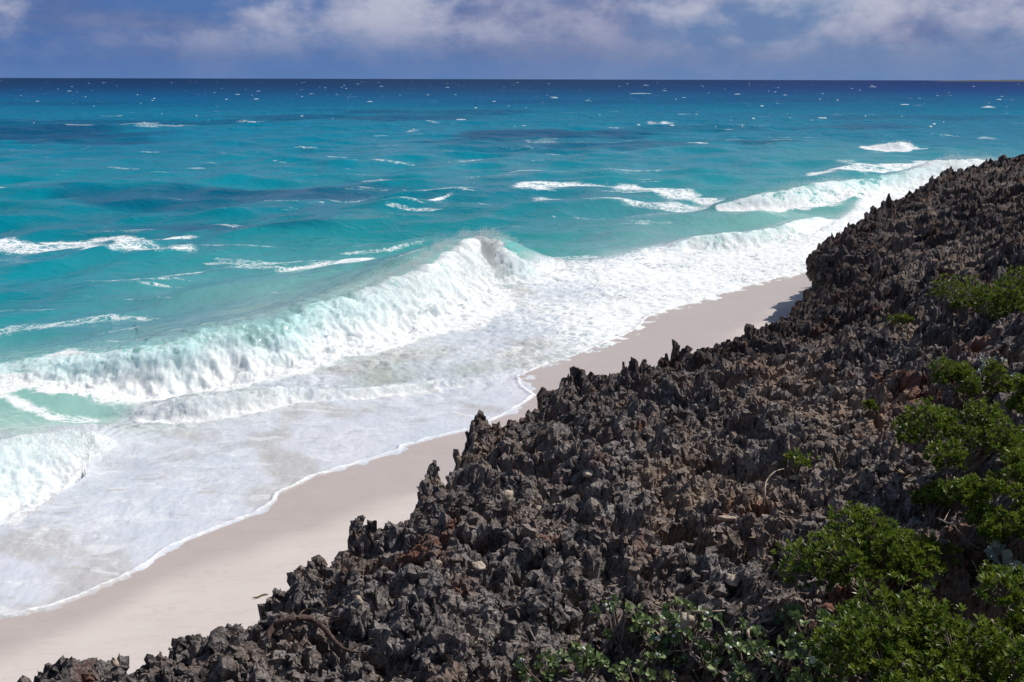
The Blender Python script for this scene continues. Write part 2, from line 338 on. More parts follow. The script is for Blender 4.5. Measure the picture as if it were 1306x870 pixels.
for bi, (bk, pts) in enumerate(BREAK.items()):
    pts = np.array(pts, float); P = unproj(pts[:, 0], pts[:, 1], pts[:, 2])
    # resample finely so widths vary smoothly
    seg = np.concatenate([[0], np.cumsum(np.hypot(np.diff(P[:, 0]), np.diff(P[:, 1])))]); uu = np.linspace(0, seg[-1], 70)
    P2 = np.stack([np.interp(uu, seg, P[:, i]) for i in range(2)], -1); A2 = np.stack([np.interp(uu, seg, pts[:, i]) for i in (2, 3, 4, 5)], -1)
    for _ in range(10): P2[1:-1] = (P2[:-2] + 2 * P2[1:-1] + P2[2:]) / 4; A2[1:-1] = (A2[:-2] + 2 * A2[1:-1] + A2[2:]) / 4
    CREST[bk] = (P2, A2)
    pad = 12; ix = np.where((X > P2[:, 0].min() - pad) & (X < P2[:, 0].max() + pad) & (Y > P2[:, 1].min() - pad) & (Y < P2[:, 1].max() + pad))[0]
    x, y = X[ix], Y[ix]; d, u, a = polydist(x, y, P2, A2); zc, wf, wb, cf = a
    n1 = fbm2(u * .55, d * .25 + 5, 60 + bi, 3) - .5; n2 = fbm2(x * 1.6, y * 1.6, 61 + bi, 4) - .5
    dn = d + n1 * .7 * np.minimum(wf / 2, 1) + n2 * .25 * np.minimum(wf / 2, 1)
    dn_b = d + n1 * .35 + .12 * n2
    prof = np.where(dn < 0, np.exp(-(dn_b / wb) ** 2), 1 - sst(0, 1, dn / wf) ** .8)
    h = zc * prof * (1 + .22 * n1 + .22 * (fbm2(u * 2.6, d * 1.2, 75 + bi, 4) - .5) * sst(.3, .9, prof))
    streak = fbm2(u * 8 + 1.5 * n2, d * .9, 70 + bi, 4) - .5; lump = np.abs(fbm2(x * 1.7, y * 1.7, 71 + bi, 5, .6) - .5) * 2; lump2 = fbm2(x * 5.5, y * 5.5, 72 + bi, 4, .65) - .5
    face = sst(-.25, .2, dn) * (1 - sst(.75, 1.25, dn / wf)) * np.minimum(zc / .5, 1)
    face_n = face * (.45 + .55 * sst(.1, .7, dn / wf))
    h += face_n * (.34 * (lump - .3) * np.minimum(zc, 1) + .17 * lump2) + face * .02 * streak
    damp = 1 - np.clip(prof * 1.1, 0, .85) * sst(0, .3, zc)
    H[ix] = H[ix] * damp + h
    # direction towards the shore and lean
    tx = np.gradient(P2[:, 0]); ty = np.gradient(P2[:, 1]); l = np.hypot(tx, ty); k = np.clip((u / seg[-1] * 69).astype(int), 0, 69)
    nx, ny = (ty / l)[k], (-tx / l)[k]
    ln = LEAN[bk] * zc * np.where(dn < 0, prof ** 3, prof ** 1.2) + face * .02 * streak + face_n * .35 * (np.abs(fbm2(x * 2.1, y * 2.1, 76 + bi, 4, .6) - .5) * 2 - .3) * np.minimum(zc, 1)
    DX[ix] = DX[ix] * damp + nx * ln; DY[ix] = DY[ix] * damp + ny * ln
    edge_n = fbm2(x * 1.1, y * 1.1, 80 + bi, 4) - .5
    fm = sst(-.10, .25, dn) * cf + (1 - cf) * sst(.25, .6, dn / wf) * sst(0, .3, dn)
    fm = np.maximum(fm, sst(-.16 * wb, 0, dn) * cf * .9); fm *= 1 - (.45 if bk in 'DEC' else .2) * sst(.48, .62, fbm2(x * .8 + 3, y * .8, 83 + bi, 4))
    fm *= (1 - sst(.95, 1.45, dn / wf + edge_n * .8)) * sst(.03, .14, zc)
    FOAM[ix] = np.maximum(FOAM[ix], fm * (1.05 + .5 * n2))
    # aerated translucent upper face keeps some turquoise
    tq = (.6 if bk in 'AE' else .35) * np.clip(prof * zc, 0, 1.2) * sst(-wb * .8, 0, dn_b) * (1 - sst(.5, 1.1, dn / wf)) * .55
    WC[ix] = WC[ix] * (1 - tq[:, None]) + np.array(lin(120, 215, 212)) * tq[:, None]
    AQ[ix] = np.maximum(AQ[ix], sst(-.3, 0, dn) * (1 - sst(.15, .8, dn / wf + n1 * .6)) * np.clip(1.35 - cf * 1.25, 0, 1) * sst(.04, .3, zc))
    sel = (dn > -.25) & (dn < wf * 1.3) & (zc > .06)
    pi = ix[sel]; part[pi[part[pi] == 0]] = bi + 1

# --- foam drawn out on the surface: (points px, half width in px at the start / end, strength)
def stroke(pts, hw, st, nz=1.0, seed=0):
    global FOAM
    P = np.array(pts, float); x0, x1 = P[:, 0].min() - 60, P[:, 0].max() + 60; y0, y1 = P[:, 1].min() - 40, P[:, 1].max() + 40
    ix = np.where((SX > x0) & (SX < x1) & (SY > y0) & (SY < y1) & (Y < 2500))[0]
    if not len(ix): return
    wn = (fbm2(X[ix] * .5, Y[ix] * .35, 90 + seed, 4) - .5)
    yy = np.interp(SX[ix], P[:, 0], P[:, 1]); hh = np.interp(SX[ix], P[:, 0], hw if not np.isscalar(hw) else [hw] * len(P))
    q = np.abs(SY[ix] - yy + wn * hh * 2.0 * nz) / hh
    endf = sst(P[0, 0] - 6, P[0, 0] + 22, SX[ix]) * (1 - sst(P[-1, 0] - 30, P[-1, 0] + 6, SX[ix]))
    FOAM[ix] = np.maximum(FOAM[ix], (st - .05) * (1 - sst(.1, 1.25, q)) * endf)
stroke([(-60, 322), (0, 316), (60, 318), (130, 316), (200, 320), (270, 318)], [11, 12, 12, 11, 14, 9], .62, seed=1)
stroke([(40, 309), (120, 306), (200, 307), (265, 305)], [3, 4, 4, 3], .68, seed=2)
stroke([(190, 347), (250, 347), (280, 344)], [5, 6, 3], .5, seed=3)
stroke([(340, 345), (400, 340), (470, 333), (540, 325), (580, 315)], [3, 7, 8, 8, 6], .66, seed=4)
stroke([(420, 322), (500, 318), (560, 310)], [2, 3, 3], .5, seed=5)
stroke([(-40, 428), (20, 424), (80, 416), (150, 406), (220, 404)], [9, 9, 9, 8, 5], .50, seed=6)
stroke([(-20, 396), (40, 398), (90, 394)], 4, .42, seed=7)
stroke([(45, 486), (90, 474), (150, 488), (210, 500)], [12, 18, 16, 10], .86, seed=31)
stroke([(-30, 500), (30, 512), (90, 520), (150, 522)], [7, 8, 12, 12], .62, seed=32)
stroke([(100, 436), (160, 430), (200, 430)], 4, .45, seed=8)
stroke([(645, 243), (700, 237), (760, 236), (820, 240), (880, 248), (935, 256)], [4, 8, 7, 8, 9, 7], .66, seed=9)
stroke([(670, 252), (740, 256), (830, 258), (920, 262)], [4, 5, 5, 4], .58, seed=10)
stroke([(1015, 221), (1060, 219), (1110, 220), (1160, 214), (1200, 205)], [4, 7, 7, 7, 6], .70, seed=11)
stroke([(815, 156), (835, 157), (875, 156)], [1.0, 1.4, .8], .6, seed=12)
stroke([(655, 180), (740, 181), (830, 178)], [2, 3, 1.5], .42, seed=13)
stroke([(860, 184), (920, 184)], [.9, .9], .6, seed=14)
stroke([(1158, 136), (1170, 135), (1184, 137)], [1.2, 2.2, 1.4], .9, .6, seed=15)
stroke([(1244, 137), (1258, 136), (1278, 138)], [1.2, 2.0, 1.4], .9, .6, seed=16)
stroke([(1110, 171), (1120, 169), (1130, 172)], [1.8, 3.0, 1.6], .9, .6, seed=17)
stroke([(530, 262), (552, 258), (588, 251)], [2, 3, 4], .75, seed=18)
stroke([(560, 270), (600, 262), (650, 268)], 4, .25, seed=19)
stroke([(595, 240), (612, 232), (630, 240)], [3, 8, 3], .40, seed=20)
stroke([(1050, 205), (1080, 206), (1110, 205)], 1.8, .5, seed=21)
stroke([(290, 155), (330, 154), (372, 156)], 1.2, .45, seed=22); stroke([(865, 196), (885, 194)], 1.5, .9, seed=23); stroke([(1230, 178), (1256, 176), (1290, 178)], 1.3, .5, seed=24)
stroke([(1000, 208), (1030, 206)], 1.3, .45, seed=25); stroke([(500, 284), (520, 280), (545, 278)], 2, .35, seed=26)
fl = fbm2(X * .22 + Y * .10, Y * .75, 131, 5, .6); zone = sst(24, 32, D) * (1 - sst(120, 200, D)) * sst(3, 8, sea)
FOAM = np.maximum(FOAM, zone * .44 * sst(.60, .74, fl) * sst(.45, .6, fbm2(X * .035, Y * .03, 132, 3)))
fl2 = fbm2(X * .08, Y * .10, 133, 5, .65); FOAM = np.maximum(FOAM, sst(90, 130, D) * (1 - sst(900, 1500, D)) * .40 * sst(.72, .78, fl2))
# --- white water and milky backwash inside the break
inner_top = np.interp(SX, [-200, 0, 130, 200, 300, 400, 500, 600, 665, 700, 780, 850, 900, 1000, 1060, 1110, 1200], [620, 606, 535, 488, 480, 464, 440, 388, 352, 335, 322, 312, 316, 306, 280, 246, 212])
ins = sst(-6, 14, SY - inner_top) * (sea > -.4)
t_r = sst(560, 860, SX)
lobe = fbm2(X * .33, Y * .33, 101, 4)
swash = sst(0, 30, SY - np.interp(SX, [-200, 60, 160, 260, 380, 520, 660, 760, 1100], [640, 560, 545, 520, 500, 492, 478, 452, 330]))
white_in = (.31 + .30 * t_r + .55 * (lobe - .5)) * (1 - swash) + (.22 + .45 * (lobe - .45)) * swash
white_in = white_in + t_r * .10 * (1 - swash)
FOAM = np.maximum(FOAM, ins * white_in)
milk = np.array(lin(212, 214, 223)); sandy = np.array(lin(176, 168, 156)); greeny = np.array(lin(150, 180, 168))
st1 = sst(.50, .72, fbm2(X * .9 + Y * .5, Y * .55 - X * .3, 111, 4)); st2 = sst(.45, .7, fbm2(X * .3, Y * .22, 112, 3))
inc = milk * (1 - .55 * st1[:, None]) + sandy * .55 * st1[:, None]
inc = inc * (1 - (.6 * st2 * (1 - swash))[:, None]) + (greeny * .5 + sandy * .5) * (.6 * st2 * (1 - swash))[:, None]
ifac = (ins * .9)[:, None]; WC = WC * (1 - ifac) + inc * ifac
# bright line at the very edge of the swash
edge_l = (1 - sst(.005, .04 + .08 * vn2(uS * .8, uS * 0, 13), np.abs(sea - .05 + .10 * (fbm2(uS * 2.2, uS * 0, 14, 3) - .5))))
FOAM = np.maximum(FOAM, edge_l * (.36 + .5 * fbm2(X * .8, Y * .8, 15, 3)) * (sea > -.3) * (SY > 330))
# small bore lip across the shallows
H += .03 * edge_l * (sea > 0) * (SY > 330)
rough_in = ins * (1 - .75 * swash)
H += rough_in * .10 * (np.abs(fbm2(X * 2.2, Y * 2.2, 121, 4) - .5) * 2 - .2) + rough_in * .03 * (fbm2(X * 8, Y * 8, 122, 3) - .5)
H += FOAM * .03 * (fbm2(X * 5, Y * 5, 123, 3) - .3) * sst(0, 1, sea)
H = np.where(sea < 0, np.minimum(H, .02), H)

V = np.stack([X + DX, Y + DY, H], -1)
F = grid_faces(nr, nc); F = F[(~dropv[F]).all(1)]
attrs = {'water': WC.astype(np.float32), 'foam': FOAM.astype(np.float32), 'aqua': AQ.astype(np.float32), 'calm': (ins * swash).astype(np.float32)}

m_sea, s = new_mat("sea_water")
P = s.n('ShaderNodeNewGeometry').outputs['Position']
wc = s.n('ShaderNodeAttribute', attribute_name='water').outputs['Color']; fo = s.n('ShaderNodeAttribute', attribute_name='foam').outputs['Fac']
wrp = s.n('ShaderNodeTexNoise', {'Vector': P, 'Scale': .9, 'Detail': 4}).outputs['Color']
Pw = s.n('ShaderNodeVectorMath', {0: P, 1: s.n('ShaderNodeVectorMath', {0: wrp, 'Scale': 1.5}, operation='SCALE').outputs[0]}, operation='ADD').outputs[0]
Ps = s.scale(Pw, (1.0, .55, 1), math.radians(-30))
v1 = s.n('ShaderNodeTexVoronoi', {'Vector': Ps, 'Scale': 1.7}, feature='DISTANCE_TO_EDGE').outputs[0]
v2 = s.n('ShaderNodeTexVoronoi', {'Vector': Ps, 'Scale': 4.6}, feature='DISTANCE_TO_EDGE').outputs[0]
nf = s.noise(Ps, 2.6, 7, .68); nf2 = s.noise(P, 14, 4, .65)
web = s.math('MAXIMUM', s.ramp(v1, 0, .22, 1, 0), s.math('MULTIPLY', s.ramp(v2, 0, .30, 1, 0), .95))
mixn = s.math('ADD', s.math('ADD', s.math('MULTIPLY', web, .36), s.math('MULTIPLY', nf, .60)), s.math('MULTIPLY', nf2, .18))
mask = s.ramp(s.math('ADD', fo, mixn), .96, 1.36)
mask = s.math('MULTIPLY', mask, s.ramp(fo, .03, .2), clamp=True); calm = s.n('ShaderNodeAttribute', attribute_name='calm').outputs['Fac']; kc = s.ramp(calm, 0, 1, 1, .18)
soft = s.math('MULTIPLY', s.ramp(fo, .35, 1.1), .35)         # fine bubbles under the foam lighten the water
wcv = s.mix(s.math('MULTIPLY', s.ramp(s.noise(s.scale(P, (1, .5, 1), math.radians(-30)), .35, 5, .6), .35, .7), .22), wc, s.mix(1.0, wc, (.55, .8, .88), 'MULTIPLY'))
base = s.mix(soft, wcv, (.62, .76, .76))
foamc = s.mix(s.ramp(nf2, .3, .7), (.74, .78, .80), (.86, .87, .87))
foamc = s.mix(s.math('MULTIPLY', s.n('ShaderNodeAttribute', attribute_name='aqua').outputs['Fac'], .85), foamc, (.42, .76, .77))
base = s.mix(mask, base, foamc)
wisp = s.noise(s.scale(Pw, (.55, 2.4, 1), math.radians(-14)), 1.1, 7, .62); fleck = s.noise(s.scale(P, (1.0, 3.6, 1), math.radians(-14), (3, 3, 3)), 1.5, 5, .6)
base = s.mix(s.math('MULTIPLY', s.math('MULTIPLY', calm, s.ramp(wisp, .52, .66)), .65), base, (.80, .81, .84))
base = s.mix(s.math('MULTIPLY', s.math('MULTIPLY', calm, s.ramp(fleck, .58, .70)), .55), base, (.46, .42, .38))
# ripples: distance dependent bump
dist = s.n('ShaderNodeVectorMath', {0: P}, operation='LENGTH').outputs['Value']
b1 = s.n('ShaderNodeTexNoise', {'Vector': s.scale(P, (.8, 1.1, 1), math.radians(-20)), 'Scale': 1.5, 'Detail': 6, 'Roughness': .62, 'Distortion': .3}, noise_type='RIDGED_MULTIFRACTAL').outputs[0]; b2 = s.noise(s.scale(P, (1, .6, 1), math.radians(-30)), .35, 6, .6)
bn = s.n('ShaderNodeBump', {'Strength': s.math('MULTIPLY', kc, .6), 'Distance': .10, 'Height': b1})
bn2 = s.n('ShaderNodeBump', {'Strength': s.ramp(dist, 30, 200, .15, .8, 'LINEAR'), 'Distance': 1.2, 'Height': b2, 'Normal': bn.outputs[0]})
bf = s.n('ShaderNodeBump', {'Strength': s.math('MULTIPLY', s.math('MULTIPLY', mask, .5), kc), 'Distance': .04, 'Height': s.math('ADD', s.noise(P, 9, 6, .7), s.math('MULTIPLY', mask, .4)), 'Normal': bn2.outputs[0]})
rough = s.mix(mask, s.ramp(dist, 20, 300, .12, .38, 'LINEAR'), (.85,) * 3)
pb = s.n('ShaderNodeBsdfPrincipled', {'Base Color': base, 'Roughness': rough, 'IOR': 1.33, 'Subsurface Weight': s.math('MULTIPLY', mask, .7), 'Subsurface Radius': (.9, 1.0, 1.1), 'Subsurface Scale': .22, 'Specular IOR Level': s.math('MULTIPLY', s.ramp(mask, 0, 1, 1, .3, 'LINEAR'), s.ramp(dist, 15, 140, .17, .012, 'LINEAR')), 'Normal': bf.outputs[0]})
s.link(pb.outputs[0], s.n('ShaderNodeOutputMaterial').inputs[0])

fp = part[F].min(1) * (part[F].min(1) == part[F].max(1))
vs, fs, at = submesh(V, F, fp == 0, attrs)
tag(mesh_obj('sea_water', vs, fs, m_sea, attrs=at), 'turquoise sea turning deep blue towards the horizon', kind='structure')
BL = ['long white breaker curling along the beach, highest at its far end', 'foaming breaker at the lower left edge running into the shallows',
      'low bore of bubbling foam rolling in ahead of the long breaker', 'white surf bursting against the far end of the dark rocks',
      'small curling wave just seaward of the beach beside the undercut rock', 'isolated whitecap breaking in open water beyond the surf']
for bi in range(6):
    q = fp == bi + 1
    if q.sum() < 20: continue
    vs, fs, at = submesh(V, F, q, attrs)
    tag(mesh_obj('breaking_wave', vs, fs, m_sea, attrs=at), BL[bi], 'wave', 'waves breaking along the shore')

# --- spray and small whitecaps
m_foam, s = new_mat("foam_spray")
pb = s.n('ShaderNodeBsdfPrincipled', {'Base Color': (.80, .84, .86, 1), 'Roughness': .7, 'Specular IOR Level': .2})
s.link(pb.outputs[0], s.n('ShaderNodeOutputMaterial').inputs[0])
def droplets(name, C, R, label):
    base_t = np.array([[1, 1, 1], [1, -1, -1], [-1, 1, -1], [-1, -1, 1]], np.float32) * .6
    q = RNG.normal(size=(len(C), 3, 3)); q, _ = np.linalg.qr(q)
    Vt = C[:, None, :] + np.einsum('nij,kj->nki', q, base_t) * R[:, None, None]
    f = np.array([[0, 1, 2], [0, 3, 1], [0, 2, 3], [1, 3, 2]]); Ff = (f[None] + (np.arange(len(C)) * 4)[:, None, None]).reshape(-1, 3)
    return tag(mesh_obj(name, Vt.reshape(-1, 3), Ff, m_foam), label, kind='stuff')
Cs, Rs = [], []
for bk, n, up in (('A', 150000, .15), ('B', 26000, .10), ('C', 9000, .08), ('D', 50000, .30), ('E', 9000, .16), ('G', 1200, .2)):
    P2, A2 = CREST[bk]; wgt = np.maximum(A2[:, 0], .01) ** 1.2 * A2[:, 3] ** 1.5; k = RNG.choice(len(P2) - 1, n, p=wgt[:-1] / wgt[:-1].sum())
    t = RNG.random(n); p = P2[k] * (1 - t)[:, None] + P2[k + 1] * t[:, None]; zc = A2[k, 0]
    tan = P2[np.minimum(k + 1, 69)] - P2[k]; tan /= np.hypot(tan[:, 0], tan[:, 1])[:, None]; nrm = np.stack([tan[:, 1], -tan[:, 0]], -1)
    off = (np.abs(RNG.normal(0, 1.0, n)) - .10) * A2[k, 1] * .55
    qx, qy = p[:, 0] + nrm[:, 0] * off, p[:, 1] + nrm[:, 1] * off
    clump = sst(.35, .75, fbm2(qx * 1.4, qy * 1.4, 5, 3)); dens_ = RNG.random(n) < .25 + .9 * clump
    hh = RNG.exponential(.30, n) * up * (.25 + 1.8 * clump) * np.minimum(zc, 1.4) * np.exp(-np.clip(off / A2[k, 1], 0, 2))
    z = zc * (1 - sst(0, 1.15, np.clip(off / A2[k, 1], 0, 1.15))) + .02 * zc + hh + .10 * RNG.random(n) * zc
    Cs.append(np.stack([qx, qy, z], -1)[dens_]); Rs.append((RNG.uniform(.003, .010, n) * (1 if bk != 'G' else 4) * (1.6 if bk == 'D' else 1))[dens_])
droplets('sea_spray', np.concatenate(Cs), np.concatenate(Rs), 'white droplets thrown up along the breaking crests')
# small far whitecaps: ragged low ridges of foam
VV, FF = [], []; nv = 0
for i in range(400):
    py = 103.5 + 62 * RNG.random() ** 2.3; px = RNG.uniform(-250, 1550); p = unproj(px, py, 0.0); dd = p[1]
    if dd > 2600: continue
    L = 1.35 * RNG.lognormal(-1.85, .75) * (.75 + dd / 520); hgt = min(.02 + dd * .00028, .5) * RNG.uniform(.5, 1.1) * min(L, 1.5) ** .5
    n = 9; xx = np.linspace(-1, 1, n); a = RNG.normal(0, .35); r = (1 - xx ** 2) ** .6 * RNG.uniform(.35, 1.0, n)
    top = np.stack([p[0] + xx * L * math.cos(a), p[1] + xx * L * math.sin(a) + .2 * r, .10 + r * hgt], -1)
    fr = top - np.array([0, .5 + .5 * L, 0]) * r[:, None]; fr[:, 2] = -.05; bk_ = top + np.array([0, .5 * L, 0]) * r[:, None]; bk_[:, 2] = -.05
    VV.append(np.concatenate([fr, top, bk_]))
    for j in range(n - 1):
        FF += [(nv + j, nv + j + 1, nv + n + j + 1, nv + n + j), (nv + n + j, nv + n + j + 1, nv + 2 * n + j + 1, nv + 2 * n + j)]
    nv += 3 * n
m_cap, s = new_mat('whitecap_foam'); pb = s.n('ShaderNodeBsdfPrincipled', {'Base Color': (.46, .56, .62, 1), 'Roughness': .7, 'Specular IOR Level': .1}); s.link(pb.outputs[0], s.n('ShaderNodeOutputMaterial').inputs[0])
tag(mesh_obj('whitecaps', np.concatenate(VV), np.array(FF), m_cap), 'tiny white crests scattered over the open sea', kind='stuff')

# ------------------------------------------------------------------ far island
m_isl, s = new_mat("island_scrub")
P = s.n('ShaderNodeNewGeometry').outputs['Position']
pb = s.n('ShaderNodeBsdfPrincipled', {'Base Color': s.mix(s.noise(P, .01, 4), (.030, .045, .055), (.07, .08, .09)), 'Roughness': .9})
s.link(pb.outputs[0], s.n('ShaderNodeOutputMaterial').inputs[0])
nx_ = 220; nd_ = 10; tt = np.linspace(0, 1, nx_); IX = 2900 + tt * 4200
hp = 9 + 9 * fbm2(tt * 14, tt * 0, 5, 4) + np.interp(tt, [0, .1, .3, .55, .62, 1], [-9, 0, 0, -4, 6, 10]); hp = np.maximum(hp * sst(0, .06, tt), 0)
rows = []
for j in range(nd_):
    q = j / (nd_ - 1); rows.append(np.stack([IX, 8000 + 700 * (q - .5) * (.3 + .7 * tt), hp * math.sin(math.pi * q) ** .5 * (1 + .15 * vn2(tt * 90, tt * 0 + j, 3)) - 1.0], -1))
tag(mesh_obj('island', np.concatenate(rows), grid_faces(nd_, nx_), m_isl), 'low dark island on the horizon at right', kind='structure')

# ------------------------------------------------------------------ rock
yr = geo([(2.4, 4.2, .0045), (4.2, 14, .0014), (14, 16, .0018), (16, 44, .0028), (44, 110, .005)])
tr = np.concatenate([np.linspace(-1.4, -.50, 200)[:-1], np.arange(-.50, .52, .00092), np.linspace(.52, 1.6, 200)])
nr, nc = len(yr), len(tr)
Y = np.repeat(yr[:, None], nc, 1).ravel(); X = (tr[None, :] * yr[:, None]).ravel()
wj = lambda s_, f: (fbm2(X * f, Y * f, s_, 3) - .5)
e0, uE, _ = polydist(X, Y, EDGE)
idx = np.where(e0 > -2.2)[0]; keepv = np.zeros(len(X), bool); keepv[idx] = True
F = grid_faces(nr, nc); F = F[keepv[F].all(1)]
Vg = np.stack([X, Y, 0 * X], -1); Vg, F, at = submesh(Vg, F, np.ones(len(F), bool), {'e': e0, 'u': uE})
X, Y, e0, uE = Vg[:, 0].astype(float), Vg[:, 1].astype(float), at['e'], at['u']
near = 1 - sst(16, 40, Y)
e = e0 + .35 * (fbm2(X * .9, Y * .9, 201, 3) - .5) + .30 * (fbm2(X * 3.1, Y * 3.1, 202, 3) - .5)
base = rock_base(X, Y)
wxn = .16 * (fbm2(X * 3, Y * 3, 203, 3) - .5); wyn = .16 * (fbm2(X * 3, Y * 3, 204, 3) - .5)
xw, yw = X + wxn, Y + wyn
rough_amp = .50 + .72 * fbm2(X * .35, Y * .35, 205, 2)                     # smoother shelves next to savage ground
G0 = .50 * (fbm2(X * .55, Y * .55, 206, 3) - .5) * sst(.2, 2, e0) - .16 - .10 * (1 - sst(.2, 2, e0))
shelf = sst(.48, .62, fbm2(X * .55 + 9, Y * .4, 216, 3)) * sst(.8, 2.5, e0)
rough_amp = rough_amp * (1 - .55 * shelf)
h = base + G0
F1, F2, r1 = wor2(xw / .95, yw / .95, 207); h += rough_amp * .28 * (np.clip(F1, 0, 1) ** 2.0 - .28) + .12 * (r1 - .5) * sst(0, .2, F2 - F1)
F1, F2, r2 = wor2(xw / .37 + 3, yw / .37, 208); h += rough_amp * .11 * (np.clip(F1, 0, 1.1) ** 2.0 - .30) + .05 * (r2 - .5) * sst(0, .15, F2 - F1)
F1, F2, r3 = wor2(xw / .155, yw / .155 + 7, 209); h += rough_amp * .06 * (np.clip(F1, 0, 1.1) ** 1.8 - .33) + .02 * (r3 - .5) * sst(0, .15, F2 - F1)
F1, F2, r4 = wor2(xw / .068, yw / .068 + 7, 210); h += near * .02 * (np.clip(F1, 0, 1.1) ** 1.2 - .4)
hole = sst(.555, .66, fbm2(xw * 1.25, yw * 2.5, 217, 3)); h -= .55 * hole * (1 - .6 * shelf)
hole2 = sst(.60, .70, fbm2(xw * 5.5, yw * 5.5, 218, 2)); h -= .14 * hole2 * near
def ridge2(x, y, sd, o=4):
    out = 0; a = 1.0; wgt = 1.0; t = 0
    for i in range(o):
        r = (1 - np.abs(2 * vn2(x, y, sd + i) - 1)) ** 2.2 * wgt; wgt = np.clip(r * 1.8, 0, 1); out = out + a * r; t += a; a *= .55; x, y = x * 1.7 - y * 1.1 + 5, x * 1.1 + y * 1.7 + 2
    return out / t
h += rough_amp * .30 * (fbm2(xw * 2.6, yw * 2.6, 331, 6, .66) - .5)
h += rough_amp * (.46 * (ridge2(xw * 1.5, yw * 1.5, 301, 5) - .3) + .20 * (ridge2(xw * 4.6, yw * 4.6, 311, 3) - .3)) * (.55 + .45 * sst(.3, 1.5, e0)) + near * .10 * (ridge2(xw * 15, yw * 15, 321, 3) - .3)
h += (.05 * (fbm2(xw * 22, yw * 22, 341, 3, .7) - .5)) * near
# pinnacles
def spikes(cell, hgt, rad, seed, thr):
    f1, _, r = wor2(xw / cell, yw / cell, seed, full=True); a = np.clip((r - thr) / (1 - thr), 0, 1) ** .7
    return hgt * a * np.clip(1 - f1 * cell / rad, 0, 1) ** .9
edge_boost = 1 + .25 * (1 - sst(0, 1.6, e0)) + .35 * sst(24, 34, Y)
spk = np.maximum(spikes(.55, .32, .15, 211, .66), spikes(.27, .20, .085, 212, .6)); spk = np.maximum(spk, spikes(.13, .10, .045, 213, .5))
h += spk * rough_amp * edge_boost * (.45 + .55 * (1 - sst(.6, 2.2, e0)) + .3 * sst(24, 34, Y))
TOW = [(1172, 240, .75, .42), (1165, 244, .5, .3), (1210, 224, .45, .5), (1120, 270, .45, .28), (1078, 300, .35, .3), (1092, 292, .25, .2), (1240, 212, .4, .6), (1275, 203, .3, .5), (785, 476, .26, .30), (770, 480, .28, .2), (850, 462, .12, .10), (872, 452, .1, .2), (965, 432, .14, .3),
       (500, 678, .2, .16), (385, 748, .2, .14), (575, 640, .1, .2), (640, 548, .2, .2), (150, 838, .16, .2), (690, 520, .16, .2), (425, 722, .14, .12), (310, 800, .14, .10), (1140, 262, .3, .3), (1060, 312, .3, .3)]
for tx_, ty_, th_, tr_ in TOW:
    q = unproj(tx_ + 4, ty_, np.interp(tx_, [p_[0] for p_ in EDGE_PX], [p_[2] for p_ in EDGE_PX]) - .1); m_ = np.where((np.abs(X - q[0]) < 1.5) & (np.abs(Y - q[1]) < 1.5))[0]
    h[m_] += th_ * np.clip(1.15 - np.hypot(xw[m_] - q[0], yw[m_] - q[1]) / tr_ + 1.0 * (fbm2(X[m_] * 5, Y[m_] * 5, 351, 3) - .5), 0, 1) ** .8
cav = h - (base + G0)                                                   # relief above the local ground
# cliff
dropf = sst(.05, -.75, e) if False else 1 - sst(-.38, .05, e)
h = h * (1 - dropf) + (-.7) * dropf
Z = h
# lean outwards near the edge: undercut notch
EPd = np.gradient(EDGE[:, 0]), np.gradient(EDGE[:, 1])
gex, gey = np.zeros_like(X), np.zeros_like(X)
segL = np.concatenate([[0], np.cumsum(np.hypot(np.diff(EDGE[:, 0]), np.diff(EDGE[:, 1])))])
tnx = np.interp(uE, segL, EPd[0]); tny = np.interp(uE, segL, EPd[1]); l = np.hypot(tnx, tny); ox, oy = -.87, .49
over = sst(-.9, .2, e) * (1 - sst(.3, 2.2, e)) * sst(.25, .75, (Z - .1) / np.maximum(base, .5)) * .55
X3, Y3, Z3 = X + ox * over, Y + oy * over, Z.copy()
# 3-D roughening
for f, a, sd in ((1.9, .15, 221), (4.6, .09, 231), (11, .045, 241), (26, .028, 251), (52, .016, 255)):
    m_ = np.ones_like(X) if f < 20 else near
    X3n = a * m_ * (vn3(X3 * f, Y3 * f, Z3 * f, sd) - .5); Y3n = a * m_ * (vn3(X3 * f + 9, Y3 * f, Z3 * f, sd + 1) - .5); Z3n = .8 * a * m_ * (vn3(X3 * f, Y3 * f + 9, Z3 * f, sd + 2) - .5)
    X3 = X3 + X3n; Y3 = Y3 + Y3n; Z3 = Z3 + Z3n
V = np.stack([X3, Y3, Z3], -1)
def vnormals(V, F):
    n = np.cross(V[F[:, 2]] - V[F[:, 0]], V[F[:, 3]] - V[F[:, 1]]); out = np.zeros_like(V)
    for k in range(4):
        for j in range(3): out[:, j] += np.bincount(F[:, k], n[:, j], len(V))
    return out / np.maximum(np.linalg.norm(out, axis=1, keepdims=True), 1e-9)
for f, a, sd in ((6.5, .095, 261), (15, .055, 271), (34, .026, 281)):
    Nn = vnormals(V, F); w3 = wor3(V[:, 0] * f, V[:, 1] * f, V[:, 2] * f * .85, sd) if sd == 261 else (1 - np.abs(2 * vn3(V[:, 0] * f, V[:, 1] * f, V[:, 2] * f, sd) - 1)) ** 2; V = V + Nn * (a * (w3 - .42))[:, None]
    cav = cav + a * 2.0 * (w3 - .45)
ROCKV = V
RPX, RPY, RZC = proj(V[:, 0], V[:, 1], V[:, 2])
def hit(px, py, r=4.0):
    """the nearest rock point seen at a photo pixel"""
    d2 = (RPX - px) ** 2 + (RPY - py) ** 2; k = np.where(d2 < r * r)[0]
    if not len(k): k = np.array([np.argmin(d2)])
    j = k[np.argmin(RZC[k])]; return Vector(ROCKV[j])
print('rock verts', len(V), flush=True)
m_rock, s = new_mat("karst_limestone")
